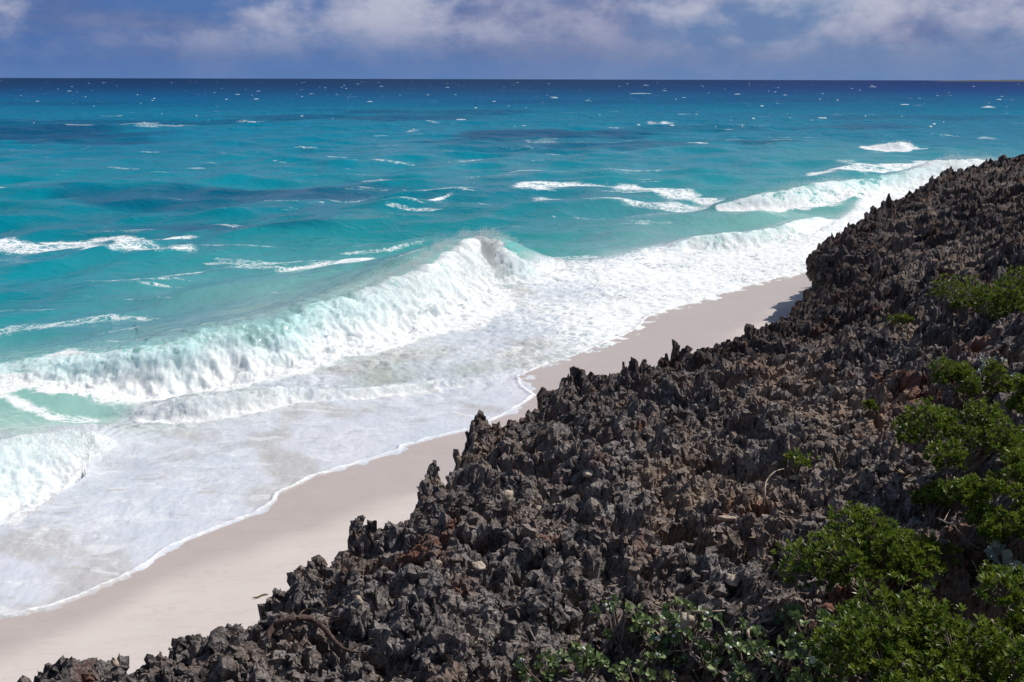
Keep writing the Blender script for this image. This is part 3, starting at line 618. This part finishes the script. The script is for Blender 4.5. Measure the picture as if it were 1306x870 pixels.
P = s.n('ShaderNodeNewGeometry').outputs['Position']; ca = s.n('ShaderNodeAttribute', attribute_name='relief').outputs['Fac']; ed = s.n('ShaderNodeAttribute', attribute_name='dark').outputs['Fac']
nA = s.noise(P, 1.1, 5, .6); nB = s.noise(P, 6, 6, .7); nC = s.noise(P, 34, 5, .7); nD = s.noise(s.scale(P, (1, 1, 1), 0, (7, 3, 1)), .8, 4, .6); nE = s.noise(s.scale(P, (1, 1, 1), 0, (1, 9, 4)), 2.3, 5, .65)
gr = s.mix(s.ramp(nB, .32, .68), (.098, .085, .082), (.39, .345, .32))
gr = s.mix(s.math('MULTIPLY', s.ramp(nC, .45, .66), .8), gr, (.040, .038, .042))
gr = s.mix(s.math('MULTIPLY', s.ramp(nC, .46, .30), .55), gr, (.40, .37, .35))
gr = s.mix(s.math('MULTIPLY', s.ramp(nA, .42, .66), .5), gr, (.30, .205, .15))
rust = s.math('MULTIPLY', s.ramp(nD, .53, .63), s.ramp(nE, .40, .60))
gr = s.mix(s.math('MULTIPLY', rust, .75), gr, (.24, .085, .045))
low = s.math('MULTIPLY', s.ramp(ca, .03, -.15), s.ramp(s.noise(s.scale(P, (1, 1, 1), 0, (2, 2, 8)), 1.7, 4, .6), .42, .58))
sh = s.math('MULTIPLY', s.n('ShaderNodeAttribute', attribute_name='shelf').outputs['Fac'], s.ramp(nE, .42, .62))
gr = s.mix(s.math('MULTIPLY', sh, .7), gr, (.42, .315, .23))
gr = s.mix(s.math('MULTIPLY', low, .8), gr, (.40, .30, .215))
spk_ = s.ramp(s.noise(s.scale(P, (1, 1, 1), 0, (4, 8, 8)), 9, 3, .5), .66, .72)
gr = s.mix(s.math('MULTIPLY', spk_, .55), gr, (.46, .40, .34))
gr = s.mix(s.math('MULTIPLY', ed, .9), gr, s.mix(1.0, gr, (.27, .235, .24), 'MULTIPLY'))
tn = s.n('ShaderNodeAttribute', attribute_name='tan').outputs['Fac']
gr = s.mix(s.math('MULTIPLY', tn, .8), gr, s.mix(s.ramp(nB, .3, .7), (.20, .15, .085), (.50, .39, .24)))
vb = s.n('ShaderNodeTexVoronoi', {'Vector': P, 'Scale': 46.0}, feature='SMOOTH_F1').outputs[0]
bm = s.n('ShaderNodeBump', {'Strength': 1.0, 'Distance': .028, 'Height': s.math('ADD', s.noise(P, 30, 8, .75), s.math('MULTIPLY', vb, .7))})
pb = s.n('ShaderNodeBsdfPrincipled', {'Base Color': gr, 'Roughness': .88, 'Specular IOR Level': .22, 'Normal': bm.outputs[0]})
s.link(pb.outputs[0], s.n('ShaderNodeOutputMaterial').inputs[0])
# rock darker with distance and on raised parts near the edge; ochre face of the undercut head
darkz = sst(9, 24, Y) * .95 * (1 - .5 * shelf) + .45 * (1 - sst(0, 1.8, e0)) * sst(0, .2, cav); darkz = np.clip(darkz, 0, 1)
hc = np.array([unproj(1062, 355, 1.1)]); tanm = np.exp(-(((X - hc[0, 0]) / 1.7) ** 2 + ((Y - hc[0, 1]) / 2.4) ** 2)) * sst(.2, .6, V[:, 2]) * (1 - sst(1.2, 1.6, V[:, 2]))
# undercut head of rock standing over the far end of the beach
hcx, hcy = unproj(1124, 345, 1.6)[:2]; hcy += .8; nph, nz_ = 720, 300
ph = np.linspace(0, 2 * math.pi, nph); vv = np.linspace(0, 1, nz_)
pr = np.array([(-.5, .95), (.10, .86), (.35, .78), (.75, .74), (1.0, .84), (1.2, 1.0), (1.55, 1.04), (1.85, .98), (2.02, .80), (2.12, .45), (2.16, 0)]); sl = np.concatenate([[0], np.cumsum(np.hypot(np.diff(pr[:, 0]), np.diff(pr[:, 1]) * 1.8))]); sl /= sl[-1]
zz = np.interp(vv, sl, pr[:, 0])[:, None] + 0 * ph; rr = np.interp(vv, sl, pr[:, 1])[:, None] + 0 * ph; PH = ph[None, :] + 0 * zz
hx = (hcx + rr * np.cos(PH) * 1.85 * (1 + .12 * np.cos(3 * PH + 1))).ravel(); hy = (hcy + rr * np.sin(PH) * 2.3 * (1 + .08 * np.cos(2 * PH))).ravel(); hz = zz.ravel()
HV = np.stack([hx, hy, hz], -1); HF = grid_faces(nz_, nph); z0_ = hz.copy()
for f, a, sd in ((1.3, .55, 401), (3.2, .28, 405), (7, .14, 409), (15, .07, 413)):
    for j in range(3): HV[:, j] = HV[:, j] + a * (.6 if j == 2 else 1) * (vn3(HV[:, 0] * f + j * 7, HV[:, 1] * f, HV[:, 2] * f, sd + j) - .5)
for f, a, sd in ((2.4, .22, 421), (5.5, .12, 425), (12, .06, 429)):
    Nn = vnormals(HV, HF); HV = HV + Nn * (a * ((1 - np.abs(2 * vn3(HV[:, 0] * f, HV[:, 1] * f, HV[:, 2] * f * .7, sd) - 1)) ** 2 - .3))[:, None]
tp = sst(1.5, 1.9, z0_); f1, _, r_ = wor2(HV[:, 0] / .42, HV[:, 1] / .42, 431, full=True); HV[:, 2] += tp * .34 * np.clip((r_ - .3) * 1.4, 0, 1) * np.clip(1 - f1 * .42 / .17, 0, 1)
ht = sst(.15, .5, z0_) * (1 - sst(1.15, 1.5, z0_ + .5 * (vn3(HV[:, 0] * 2, HV[:, 1] * 2, HV[:, 2] * 2, 440) - .5)))
tag(mesh_obj('rocky_headland', HV, HF, m_rock, smooth=False, attrs={'relief': 0 * hz + .2, 'shelf': 0 * hz, 'tan': ht, 'dark': np.clip(.85 - ht, 0, 1)}), 'undercut rock head with an ochre face at the end of the beach', kind='structure')
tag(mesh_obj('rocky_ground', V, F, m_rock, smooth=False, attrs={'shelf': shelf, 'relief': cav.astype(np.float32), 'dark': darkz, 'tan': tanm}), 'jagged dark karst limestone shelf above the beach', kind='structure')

#VEG
# ------------------------------------------------------------------ plants
def leaf_mat(name, c1, c2, c3, spec=.45, trans=.25, rough=.42):
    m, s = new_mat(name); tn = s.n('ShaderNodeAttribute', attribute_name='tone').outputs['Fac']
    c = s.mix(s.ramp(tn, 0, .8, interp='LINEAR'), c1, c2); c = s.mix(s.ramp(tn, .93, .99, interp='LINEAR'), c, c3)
    pb = s.n('ShaderNodeBsdfPrincipled', {'Base Color': c, 'Roughness': rough, 'Specular IOR Level': spec})
    tr_ = s.n('ShaderNodeBsdfTranslucent', {'Color': s.mix(.35, c, (.28, .38, .03))})
    mx = s.n('ShaderNodeMixShader', {0: trans, 1: pb.outputs[0], 2: tr_.outputs[0]}); s.link(mx.outputs[0], s.n('ShaderNodeOutputMaterial').inputs[0]); return m
M_CEDAR = leaf_mat('shrub_leaf', (.050, .105, .012), (.19, .245, .028), (.42, .33, .03))
M_BROAD = leaf_mat('broad_leaf', (.065, .115, .040), (.23, .30, .12), (.55, .58, .50), spec=.5, trans=.15, rough=.36)
M_SILVER = leaf_mat('silver_leaf', (.23, .28, .23), (.40, .45, .38), (.6, .62, .56), spec=.4, trans=.1, rough=.5)
def plain(name, c1, c2, sc=20, rough=.8):
    m, s = new_mat(name); P = s.n('ShaderNodeTexCoord').outputs['Object']; n = s.noise(s.scale(P, (1, 1, .4)), sc, 5, .65)
    bm = s.n('ShaderNodeBump', {'Strength': .6, 'Distance': .006, 'Height': n})
    pb = s.n('ShaderNodeBsdfPrincipled', {'Base Color': s.mix(s.ramp(n, .3, .7), c1, c2), 'Roughness': rough, 'Specular IOR Level': .25, 'Normal': bm.outputs[0]})
    s.link(pb.outputs[0], s.n('ShaderNodeOutputMaterial').inputs[0]); return m
M_TWIG = plain('grey_twig', (.10, .075, .06), (.27, .21, .17)); M_ROOT = plain('weathered_root', (.045, .028, .025), (.13, .085, .07), 26); M_PALE = plain('bleached_wood', (.22, .16, .12), (.45, .36, .29), 30)
M_STONE = plain('pale_limestone', (.30, .23, .17), (.52, .44, .36), 25, .9); M_GLINT_TIP = plain('white_glint_tip', (.70, .72, .66), (.82, .82, .78), 40, .5)
M_WEED = plain('dry_seaweed', (.10, .06, .03), (.2, .13, .07), 30)
def frames(ax):
    ax = ax / np.linalg.norm(ax, axis=1, keepdims=True); ref = np.where(np.abs(ax[:, 2:3]) > .9, np.array([[1., 0, 0]]), np.array([[0, 0, 1.]]))
    a = np.cross(ax, ref); a /= np.linalg.norm(a, axis=1, keepdims=True); return ax, a, np.cross(ax, a)
def rosettes(C, AX, n, L, Wd, open_, rg, kind='narrow', tone0=None):
    """leaves in rosettes: returns verts, faces, tone"""
    N_ = len(C); ax, a, b = frames(AX); VV, TT = [], []
    for k in range(n):
        ph = 2 * math.pi * (k * .618 + rg.random(N_)); q = (k + .5) / n
        tilt = open_ * (.35 + .75 * q) + rg.normal(0, .13, N_); ct, st = np.cos(tilt)[:, None], np.sin(tilt)[:, None]
        rad = np.cos(ph)[:, None] * a + np.sin(ph)[:, None] * b; sd = -np.sin(ph)[:, None] * a + np.cos(ph)[:, None] * b
        d = ax * ct + rad * st; up = ax * st - rad * ct
        l = (L * rg.uniform(.7, 1.15, N_))[:, None]; w_ = l * Wd; bs = C - ax * L * .35 * q
        if kind == 'narrow':
            pts = [bs, bs + d * l * .6 + sd * w_ + up * l * .06, bs + d * l - up * l * .06, bs + d * l * .6 - sd * w_ + up * l * .06]
        else:
            prof = [(0, .0), (.35, .42), (.62, .85), (.85, .9), (1.0, .45)]
            pts = [bs] + [bs + d * l * p + sd * w_ * r + up * l * (.16 * r * r - .10 * p * p) for p, r in prof[1:]] + [bs + d * l * 1.04 - up * l * .1] + [bs + d * l * p - sd * w_ * r + up * l * (.16 * r * r - .10 * p * p) for p, r in prof[:0:-1]]
            pts.append(bs + d * l * .6 - up * l * .03)
        VV.append(np.stack(pts, 1)); t = rg.random(N_) * .6 + .35 * (1 - q) if tone0 is None else np.clip(tone0 + rg.normal(0, .12, N_) - .2 * q + .1, 0, .9); t = np.where(rg.random(N_) > .985, .98, t); TT.append(t)
    VV = np.concatenate(VV); TT = np.concatenate(TT); m = len(VV); nv = VV.shape[1]
    if kind == 'narrow': f = np.array([[0, 1, 2], [0, 2, 3]])
    else: f = np.array([[i, (i + 1) % (nv - 1), nv - 1] for i in range(nv - 1)])
    Fc = (f[None] + (np.arange(m) * nv)[:, None, None]).reshape(-1, 3)
    return VV.reshape(-1, 3), Fc, np.repeat(TT, len(f))
def tubes(paths, sides=5):
    """paths: list of (points, radii) -> verts, quads"""
    VV, FF, o = [], [], 0
    for pts, rad in paths:
        pts = np.asarray(pts, float); n = len(pts); t = np.gradient(pts, axis=0); _, a, b = frames(t + 1e-6)
        for i in range(1, n):
            if np.dot(a[i], a[i - 1]) < 0: a[i], b[i] = -a[i], -b[i]
        an = np.arange(sides) * 2 * math.pi / sides
        ring = pts[:, None] + np.asarray(rad)[:, None, None] * (np.cos(an)[None, :, None] * a[:, None] + np.sin(an)[None, :, None] * b[:, None])
        VV.append(ring.reshape(-1, 3))
        for i in range(n - 1):
            for j in range(sides): FF.append((o + i * sides + j, o + i * sides + (j + 1) % sides, o + (i + 1) * sides + (j + 1) % sides, o + (i + 1) * sides + j))
        o += n * sides
    return np.concatenate(VV), np.array(FF)
def curve_pts(ctrl, n):
    c = np.asarray(ctrl, float); t = np.linspace(0, len(c) - 1, n); i = np.clip(t.astype(int), 0, len(c) - 2); f = (t - i)[:, None]
    g = lambda k: c[np.clip(i + k, 0, len(c) - 1)]
    return .5 * ((2 * g(0)) + (-g(-1) + g(1)) * f + (2 * g(-1) - 5 * g(0) + 4 * g(1) - g(2)) * f ** 2 + (-g(-1) + 3 * g(0) - 3 * g(1) + g(2)) * f ** 3)
def empty(name, loc):
    o = bpy.data.objects.new(name, None); o.location = loc; COL.objects.link(o); return o
GR_SHRUB = 'green shrubs rooted in the rock'
def shrub(px, py, wpx, hpx, label, seed, leaf=.040, dens=1.0, name='seaside_shrub', group=GR_SHRUB, depth=.75):
    rg = np.random.default_rng(seed); p = hit(px, py, 7); dd = (p - cam.location).length; sc = dd / FPX
    W_, H_ = wpx * sc / 2, hpx * sc; o = empty(name, p); tag(o, label, 'shrub', group)
    nl = max(4, int(7 + 10 * W_)); lob = []
    for i in range(nl):
        a = rg.uniform(0, 6.28); r = rg.random() ** .6 * .88; lob.append((r * math.cos(a) * W_, r * math.sin(a) * W_ * depth, H_ * (.18 + .55 * rg.random() * (1 - .5 * r * r)), rg.uniform(.18, .42) * min(W_, H_ * 1.3)))
    lob = np.array(lob); n = int(dens * (560 * (W_ / .47) * (H_ / .5 + .3)) * (.034 / leaf) ** 1.3); n = max(40, min(n, 4200))
    k = rg.choice(nl, n, p=lob[:, 3] ** 2 / (lob[:, 3] ** 2).sum()); v = rg.normal(size=(n, 3)); v[:, 2] = np.abs(v[:, 2]) * .9 - .25; v /= np.linalg.norm(v, axis=1, keepdims=True)
    C = lob[k, :3] + v * (lob[k, 3] * rg.uniform(.55, 1.12, n))[:, None]; C[:, 2] = np.maximum(C[:, 2], .02 + .1 * H_ * rg.random(n))
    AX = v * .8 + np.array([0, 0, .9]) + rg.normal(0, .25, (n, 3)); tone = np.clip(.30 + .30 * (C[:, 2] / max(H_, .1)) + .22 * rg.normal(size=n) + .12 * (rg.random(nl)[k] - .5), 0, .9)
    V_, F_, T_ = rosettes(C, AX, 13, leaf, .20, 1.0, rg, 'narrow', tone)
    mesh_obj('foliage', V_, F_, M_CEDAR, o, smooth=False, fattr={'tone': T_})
    root = np.array([0, 0, -.06]); paths = []
    for i in range(nl):
        c = lob[i, :3]; m = c * .5 + rg.normal(0, .03, 3); paths.append((curve_pts([root + rg.normal(0, .03, 3) * [1, 1, 0], m, c], 7), np.linspace(.010, .004, 7) * (W_ / .5) ** .5))
    for j in rg.choice(n, min(n, 220), replace=False):
        c0 = lob[k[j], :3]; paths.append((np.stack([c0 * .8, c0 * .3 + C[j] * .7 + rg.normal(0, .01, 3), C[j]]), [.0035, .0028, .0018]))
    V_, F_ = tubes(paths, 4); mesh_obj('stem', V_, F_, M_TWIG, o)
    return o
shrub(1112, 752, 190, 125, 'rounded green shrub alone on the bare rock, left of the other shrubs', 1)
shrub(1200, 905, 290, 140, 'largest leafy green shrub filling the bottom right corner', 2, dens=1.2)
shrub(1228, 598, 140, 105, 'broad green shrub half way down the right side above a small round tuft', 3)
shrub(1232, 505, 90, 62, 'narrow upright green shrub growing just above the broad one', 4, dens=.9)
shrub(1284, 690, 120, 105, 'green shrub at the right edge beside the small round tuft', 5)
shrub(1275, 398, 140, 62, 'yellowish green shrub farthest up the slope near the right edge', 6, leaf=.045, dens=.8)
shrub(1228, 398, 34, 26, 'small bright shrub at the foot of the farthest one', 7, leaf=.045)
shrub(1190, 652, 54, 48, 'small round green tuft between two larger shrubs', 8)
shrub(1300, 632, 80, 70, 'green shrub cut by the right edge of the view under a rock hollow', 12)
shrub(1290, 830, 150, 100, 'green shrub at the right edge just behind the corner shrub', 13)
shrub(1120, 850, 110, 70, 'low green shrub joining the corner shrub on its left', 14)
shrub(1180, 560, 60, 46, 'small olive shrub leaning against the left side of the broad one', 15)
shrub(1296, 530, 50, 60, 'narrow dark shrub at the right edge beside a rock cleft', 16)
shrub(1014, 598, 46, 26, 'low sparse green sprig in a rock hollow by a curved bare twig', 9, dens=.45)
shrub(1112, 524, 24, 22, 'tiny green sprig alone in the middle of the rock slope', 10, dens=.6)
shrub(1148, 412, 34, 20, 'tiny olive sprig below the undercut headland', 11, leaf=.05, dens=.5)
def broad(px, py, wpx, hpx, label, seed, leaf=.045, mat=M_BROAD, nr_=15, name='broadleaf_plant', group='broad leaved creeping plants', glint_tips=2):
    rg = np.random.default_rng(100 + seed); p = hit(px, py, 7); sc = (p - cam.location).length / FPX; W_, H_ = wpx * sc / 2, hpx * sc
    o = empty(name, p); tag(o, label, 'plant', group); n = nr_
    a = rg.uniform(0, 6.28, n); r = rg.random(n) ** .5
    C = np.stack([r * np.cos(a) * W_, r * np.sin(a) * W_ * .7, H_ * (.25 + .75 * rg.random(n))], -1); AX = np.stack([C[:, 0] * 1.2, C[:, 1] - .1, .25 + 0 * r], -1) + rg.normal(0, .1, (n, 3))
    V_, F_, T_ = rosettes(C, AX, 9, leaf, .36, 1.15, rg, 'round', np.clip(rg.normal(.5, .18, n), 0, .9))
    mesh_obj('foliage', V_, F_, mat, o, smooth=True, fattr={'tone': T_})
    V_, F_ = tubes([(curve_pts([np.array([0, 0, -.05]) + rg.normal(0, .04, 3) * [1, 1, 0], C[i] * [.6, .6, .4], C[i]], 8), np.linspace(.008, .004, 8)) for i in range(n)], 5); mesh_obj('stem', V_, F_, M_TWIG, o)
    for i in range(min(glint_tips, n)):
        b_ = C[i] + np.array([0, -.004, .012]); th = np.linspace(0, math.pi, 6); R_ = .013
        pts = np.array([[R_ * math.sin(t) * math.cos(f) * 1.2, R_ * math.sin(t) * math.sin(f), R_ * math.cos(t)] for t in th for f in np.arange(8) * math.pi / 4]) + b_
        mesh_obj('glint_tip', pts, np.array([(q * 8 + j, q * 8 + (j + 1) % 8, (q + 1) * 8 + (j + 1) % 8, (q + 1) * 8 + j) for q in range(5) for j in range(8)]), M_GLINT_TIP, o)  # white spheres stand for glints on leaves and curled young leaf tips
for a in [(785, 815, 90, 50, 'broad leaved plant standing highest at the foot of the pale flat stone', 1), (690, 868, 70, 34, 'leftmost low broad leaved plant at the bottom edge', 2), (748, 856, 66, 36, 'low broad leaved plant second from the left along the bottom', 3),
          (838, 838, 70, 42, 'broad leaved plant with upright rosettes below the tallest one', 4), (880, 812, 64, 42, 'pale plant with white leaf glints and tips beside a twisted bleached root', 5), (905, 862, 80, 40, 'broad leaved plant at the bottom edge among crossing twigs', 6),
          (945, 825, 60, 36, 'broad leaved plant in the middle of the creeping row', 7), (990, 850, 80, 46, 'dense broad leaved plant right of the crossing twigs', 8), (1040, 825, 70, 44, 'greyish broad leaved plant just below the rounded shrub', 9),
          (1075, 862, 70, 46, 'broad leaved plant against the left side of the corner shrub', 10), (820, 880, 80, 40, 'broad leaved plant cut by the bottom edge near its middle', 11), (1000, 800, 40, 26, 'small broad leaved sprig at the top of the creeping row', 12),
          (960, 872, 90, 40, 'broad leaved plant cut by the bottom edge under the bent pale branch', 13), (1030, 870, 80, 46, 'broad leaved plant at the bottom edge with a thin upright twig in it', 14), (1075, 815, 60, 34, 'small broad leaved plant squeezed between the rounded shrub and the corner shrub', 15)]:
    broad(*a)
broad(1280, 758, 62, 70, 'silver leaved plant with large pale leaves at the right edge', 20, leaf=.085, mat=M_SILVER, nr_=6, group=None, name='silver_plant', glint_tips=0)
broad(1268, 478, 60, 26, 'small scattered grey leaves on the rock beside the narrow shrub', 21, leaf=.05, mat=M_SILVER, nr_=7, group=None, name='silver_plant', glint_tips=0)

# ------------------------------------------------------------------ wood, twigs, loose stones
def branch(name, label, cat, paths_px, mat, group=None, lift=.03, seed=0):
    """paths: lists of (px, py, radius m, height above the rock)"""
    rg = np.random.default_rng(300 + seed); org = hit(paths_px[0][0][0], paths_px[0][0][1]); o = empty(name, org) if len(paths_px) > 1 else None; res = []
    dref = (org - cam.location).length
    for pi_, pth in enumerate(paths_px):
        P3 = []
        for (x, y, r, hgt) in pth:
            ps = hit(x, y, 6); q = unproj(x, y, ps.z); d_ = Vector(q) - cam.location; d_.normalize(); L_ = (ps - cam.location).length
            L_ = .5 * L_ + .5 * dref; P3.append(np.array(cam.location + d_ * (min(L_, (ps - cam.location).length) - hgt)) - np.array(org))
        n = 6 * len(P3); C = curve_pts(P3, n) ; rr = np.interp(np.linspace(0, len(P3) - 1, n), range(len(P3)), [t[2] for t in pth]) * (1 + .18 * rg.normal(size=n))
        C = C + rg.normal(0, .25, C.shape) * rr[:, None] * .6
        V_, F_ = tubes([(C, np.maximum(rr, .001))], 8)
        if o: mesh_obj('limb' if pi_ == 0 else 'side_twig', V_, F_, mat, o)
        else: o = mesh_obj(name, V_, F_, mat); o.location = org
    return tag(o, label, cat, group)
branch('driftwood_root', 'arched dark brown root lying on the rock at lower left', 'root', [
    [(343, 812, .022, .03), (352, 797, .026, .05), (372, 790, .024, .06), (395, 789, .022, .06), (413, 800, .019, .05), (428, 818, .017, .04), (445, 830, .012, .03), (470, 832, .006, .02)],
    [(380, 789, .009, .07), (388, 779, .008, .09), (402, 777, .006, .09), (415, 783, .004, .07), (430, 787, .003, .05)],
    [(445, 830, .006, .03), (462, 822, .004, .04), (482, 812, .003, .05), (495, 800, .002, .05)], [(410, 797, .005, .05), (425, 792, .003, .05), (440, 788, .002, .04)]], M_ROOT)
branch('bare_twig', 'curved bare twig hooked over a rock lump beside a green sprig', 'twig', [[(1000, 598, .006, .05), (988, 602, .007, .08), (978, 614, .007, .08), (976, 630, .006, .06), (975, 645, .005, .03)]], M_PALE, seed=1)
TW = 'dead twigs among the creeping plants'
for i, (lab, p) in enumerate([
    ('long thin dead twig reaching left across the pale flat stone', [[(828, 768, .004, .04), (850, 778, .005, .06), (880, 780, .005, .06), (925, 779, .005, .05)]]),
    ('twisted bleached root looping in the creeping plants', [[(985, 790, .009, .06), (968, 795, .010, .08), (955, 805, .011, .09), (960, 818, .010, .09), (975, 826, .009, .07), (960, 836, .006, .06)], [(968, 795, .006, .08), (980, 806, .006, .08), (990, 800, .004, .06)]]),
    ('bent pale branch curving down to the bottom edge', [[(905, 812, .006, .07), (890, 815, .008, .09), (882, 828, .008, .10), (893, 845, .008, .10), (912, 856, .007, .09), (960, 858, .006, .08)], [(882, 828, .004, .1), (868, 830, .003, .08), (840, 832, .003, .07)]]),
    ('straight dark twig leaning over the leftmost plants', [[(752, 856, .004, .05), (772, 828, .005, .09), (790, 800, .004, .12)]]),
    ('thin upright twig at the bottom edge below the rounded shrub', [[(1062, 868, .003, .08), (1058, 840, .003, .14), (1060, 812, .002, .18)]]),
    ('pale twig crossing in front of the corner shrub', [[(1000, 862, .004, .08), (1025, 845, .004, .12), (1040, 820, .003, .15), (1042, 802, .002, .16)]]),
    ('forked twig on the rock under the rounded shrub', [[(1020, 735, .004, .03), (1045, 728, .005, .04), (1070, 735, .004, .05)], [(1045, 728, .003, .04), (1060, 716, .002, .06)]]),
    ('thin dark twig lying on the grey rock left of the plants', [[(640, 778, .004, .03), (665, 772, .004, .05), (690, 762, .003, .06), (708, 752, .002, .05)]]),
    ('tangle of pale twigs between the shrubs at right', [[(1195, 660, .004, .04), (1215, 668, .005, .05), (1245, 662, .004, .05)], [(1215, 668, .003, .05), (1235, 690, .003, .06), (1250, 700, .003, .05)], [(1205, 664, .003, .05), (1212, 650, .003, .07)]]),
    ('two crossing dead stalks beside the silver plant', [[(1240, 760, .003, .08), (1262, 730, .004, .12), (1275, 700, .002, .15)], [(1240, 715, .003, .08), (1258, 745, .003, .1), (1268, 775, .003, .08)]])]):
    branch('dead_twig', lab, 'twig', p, M_PALE if i not in (3, 7) else M_ROOT, TW, seed=10 + i)
def stone(px, py, wpx, hpx, label, seed, mat=M_STONE, name='loose_stone', sink=.3, cat='stone', group='pale loose stones on the dark rock'):
    rg = np.random.default_rng(500 + seed); p = hit(px, py, 4); sc = (p - cam.location).length / FPX; nu, nv_ = 28, 16
    th = np.linspace(.03, math.pi - .03, nv_); ph = np.arange(nu) * 2 * math.pi / nu; T_, P_ = np.meshgrid(th, ph, indexing='ij')
    d = np.stack([np.sin(T_) * np.cos(P_), np.sin(T_) * np.sin(P_), np.cos(T_)], -1).reshape(-1, 3)
    r = .75 + .55 * (vn3(d[:, 0] * 1.6 + seed, d[:, 1] * 1.6 + 5, d[:, 2] * 1.6 + 5, seed) - .3) + .25 * (vn3(d[:, 0] * 5 + seed, d[:, 1] * 5 + 5, d[:, 2] * 5 + 5, seed) - .5)
    V_ = d * r[:, None] * np.array([wpx * sc * .5, wpx * sc * .38, hpx * sc * .55])
    F_ = np.array([(i * nu + j, i * nu + (j + 1) % nu, (i + 1) * nu + (j + 1) % nu, (i + 1) * nu + j) for i in range(nv_ - 1) for j in range(nu)])
    o = mesh_obj(name, V_, F_, mat); o.location = p + Vector((0, -.01, hpx * sc * sink)); o.rotation_euler = (rg.normal(0, .25), rg.normal(0, .25), rg.uniform(0, 6)); return tag(o, label, cat, group)
for a in [(612, 722, 22, 8, 'flat cream stone in a hollow left of the slope middle'), (752, 604, 22, 8, 'long flat cream stone high on the slope near the spiky edge'), (688, 646, 13, 5, 'small white chip of stone below the spiky edge'),
          (460, 768, 14, 9, 'pale stone just above the arched root'), (560, 716, 10, 6, 'tiny cream stone among dark spikes at left'), (648, 634, 20, 16, 'tan lump of rock behind the spiky edge'), (1010, 610, 12, 6, 'small pale stone beside the curved bare twig'),
          (870, 802, 34, 26, 'blocky tan stone above the creeping plants'), (845, 790, 22, 14, 'pinkish stone left of the blocky tan one'), (940, 745, 26, 14, 'sandy flat stone left of the rounded shrub'), (150, 848, 12, 14, 'cream patch of stone at the far left tip of the rock'),
          (925, 660, 30, 7, 'thin sandy slab in the middle of the rock slope'), (1180, 755, 22, 12, 'orange tinged stone under the rounded shrub')]:
    stone(*a, seed=hash(a[0]) % 97)
# scrap of seaweed lying on the sand
q = unproj(333, 755, .2); n = 14; t = np.linspace(-1, 1, n)
V_, F_ = tubes([(np.stack([t * .10, .06 * t + .02 * np.sin(t * 4), .012 + 0 * t], -1), .009 * (1 - t ** 2) ** .5 + .002)], 6)
o = mesh_obj('seaweed_scrap', V_, F_, M_WEED); d0, _ = shore_dist(np.array([q[0]]), np.array([q[1]])); o.location = (q[0], q[1], float(sand_z(d0)[0]) + .01); tag(o, 'dark scrap of dry seaweed alone on the sand', 'seaweed')

# dry leaves and twiglets caught in the hollows below the shrubs
rg = np.random.default_rng(77); k = np.where((RPX > 640) & (RPX < 1330) & (RPY > 560) & (RPY < 900) & (RPY > 1330 - .72 * RPX + 40))[0]; dn_ = fbm2(ROCKV[k, 0] * 2, ROCKV[k, 1] * 2, 88, 3)
k = k[dn_ > .52]; k = rg.choice(k, 2600, replace=False); C = ROCKV[k] + np.array([0, 0, .012]); AX = rg.normal(size=(len(k), 3)) * [1, 1, .35]
ax, a_, b_ = frames(AX); L1 = rg.uniform(.012, .045, (len(k), 1)); W1 = L1 * rg.uniform(.08, .32, (len(k), 1))
VV = np.stack([C - ax * L1, C + a_ * W1 + b_ * W1 * .3, C + ax * L1, C - a_ * W1 + b_ * W1 * .3], 1).reshape(-1, 3)
FL = (np.array([[0, 1, 2], [0, 2, 3]])[None] + (np.arange(len(k)) * 4)[:, None, None]).reshape(-1, 3)
m_lit, s = new_mat('dry_leaves'); tn = s.n('ShaderNodeAttribute', attribute_name='tone').outputs['Fac']
pb = s.n('ShaderNodeBsdfPrincipled', {'Base Color': s.mix(tn, (.12, .06, .035), (.46, .34, .22)), 'Roughness': .8}); s.link(pb.outputs[0], s.n('ShaderNodeOutputMaterial').inputs[0])
tag(mesh_obj('leaf_litter', VV, FL, m_lit, smooth=False, fattr={'tone': np.repeat(rg.random(len(k)), 2)}), 'dry brown leaves and twiglets caught in the rock hollows', kind='stuff')
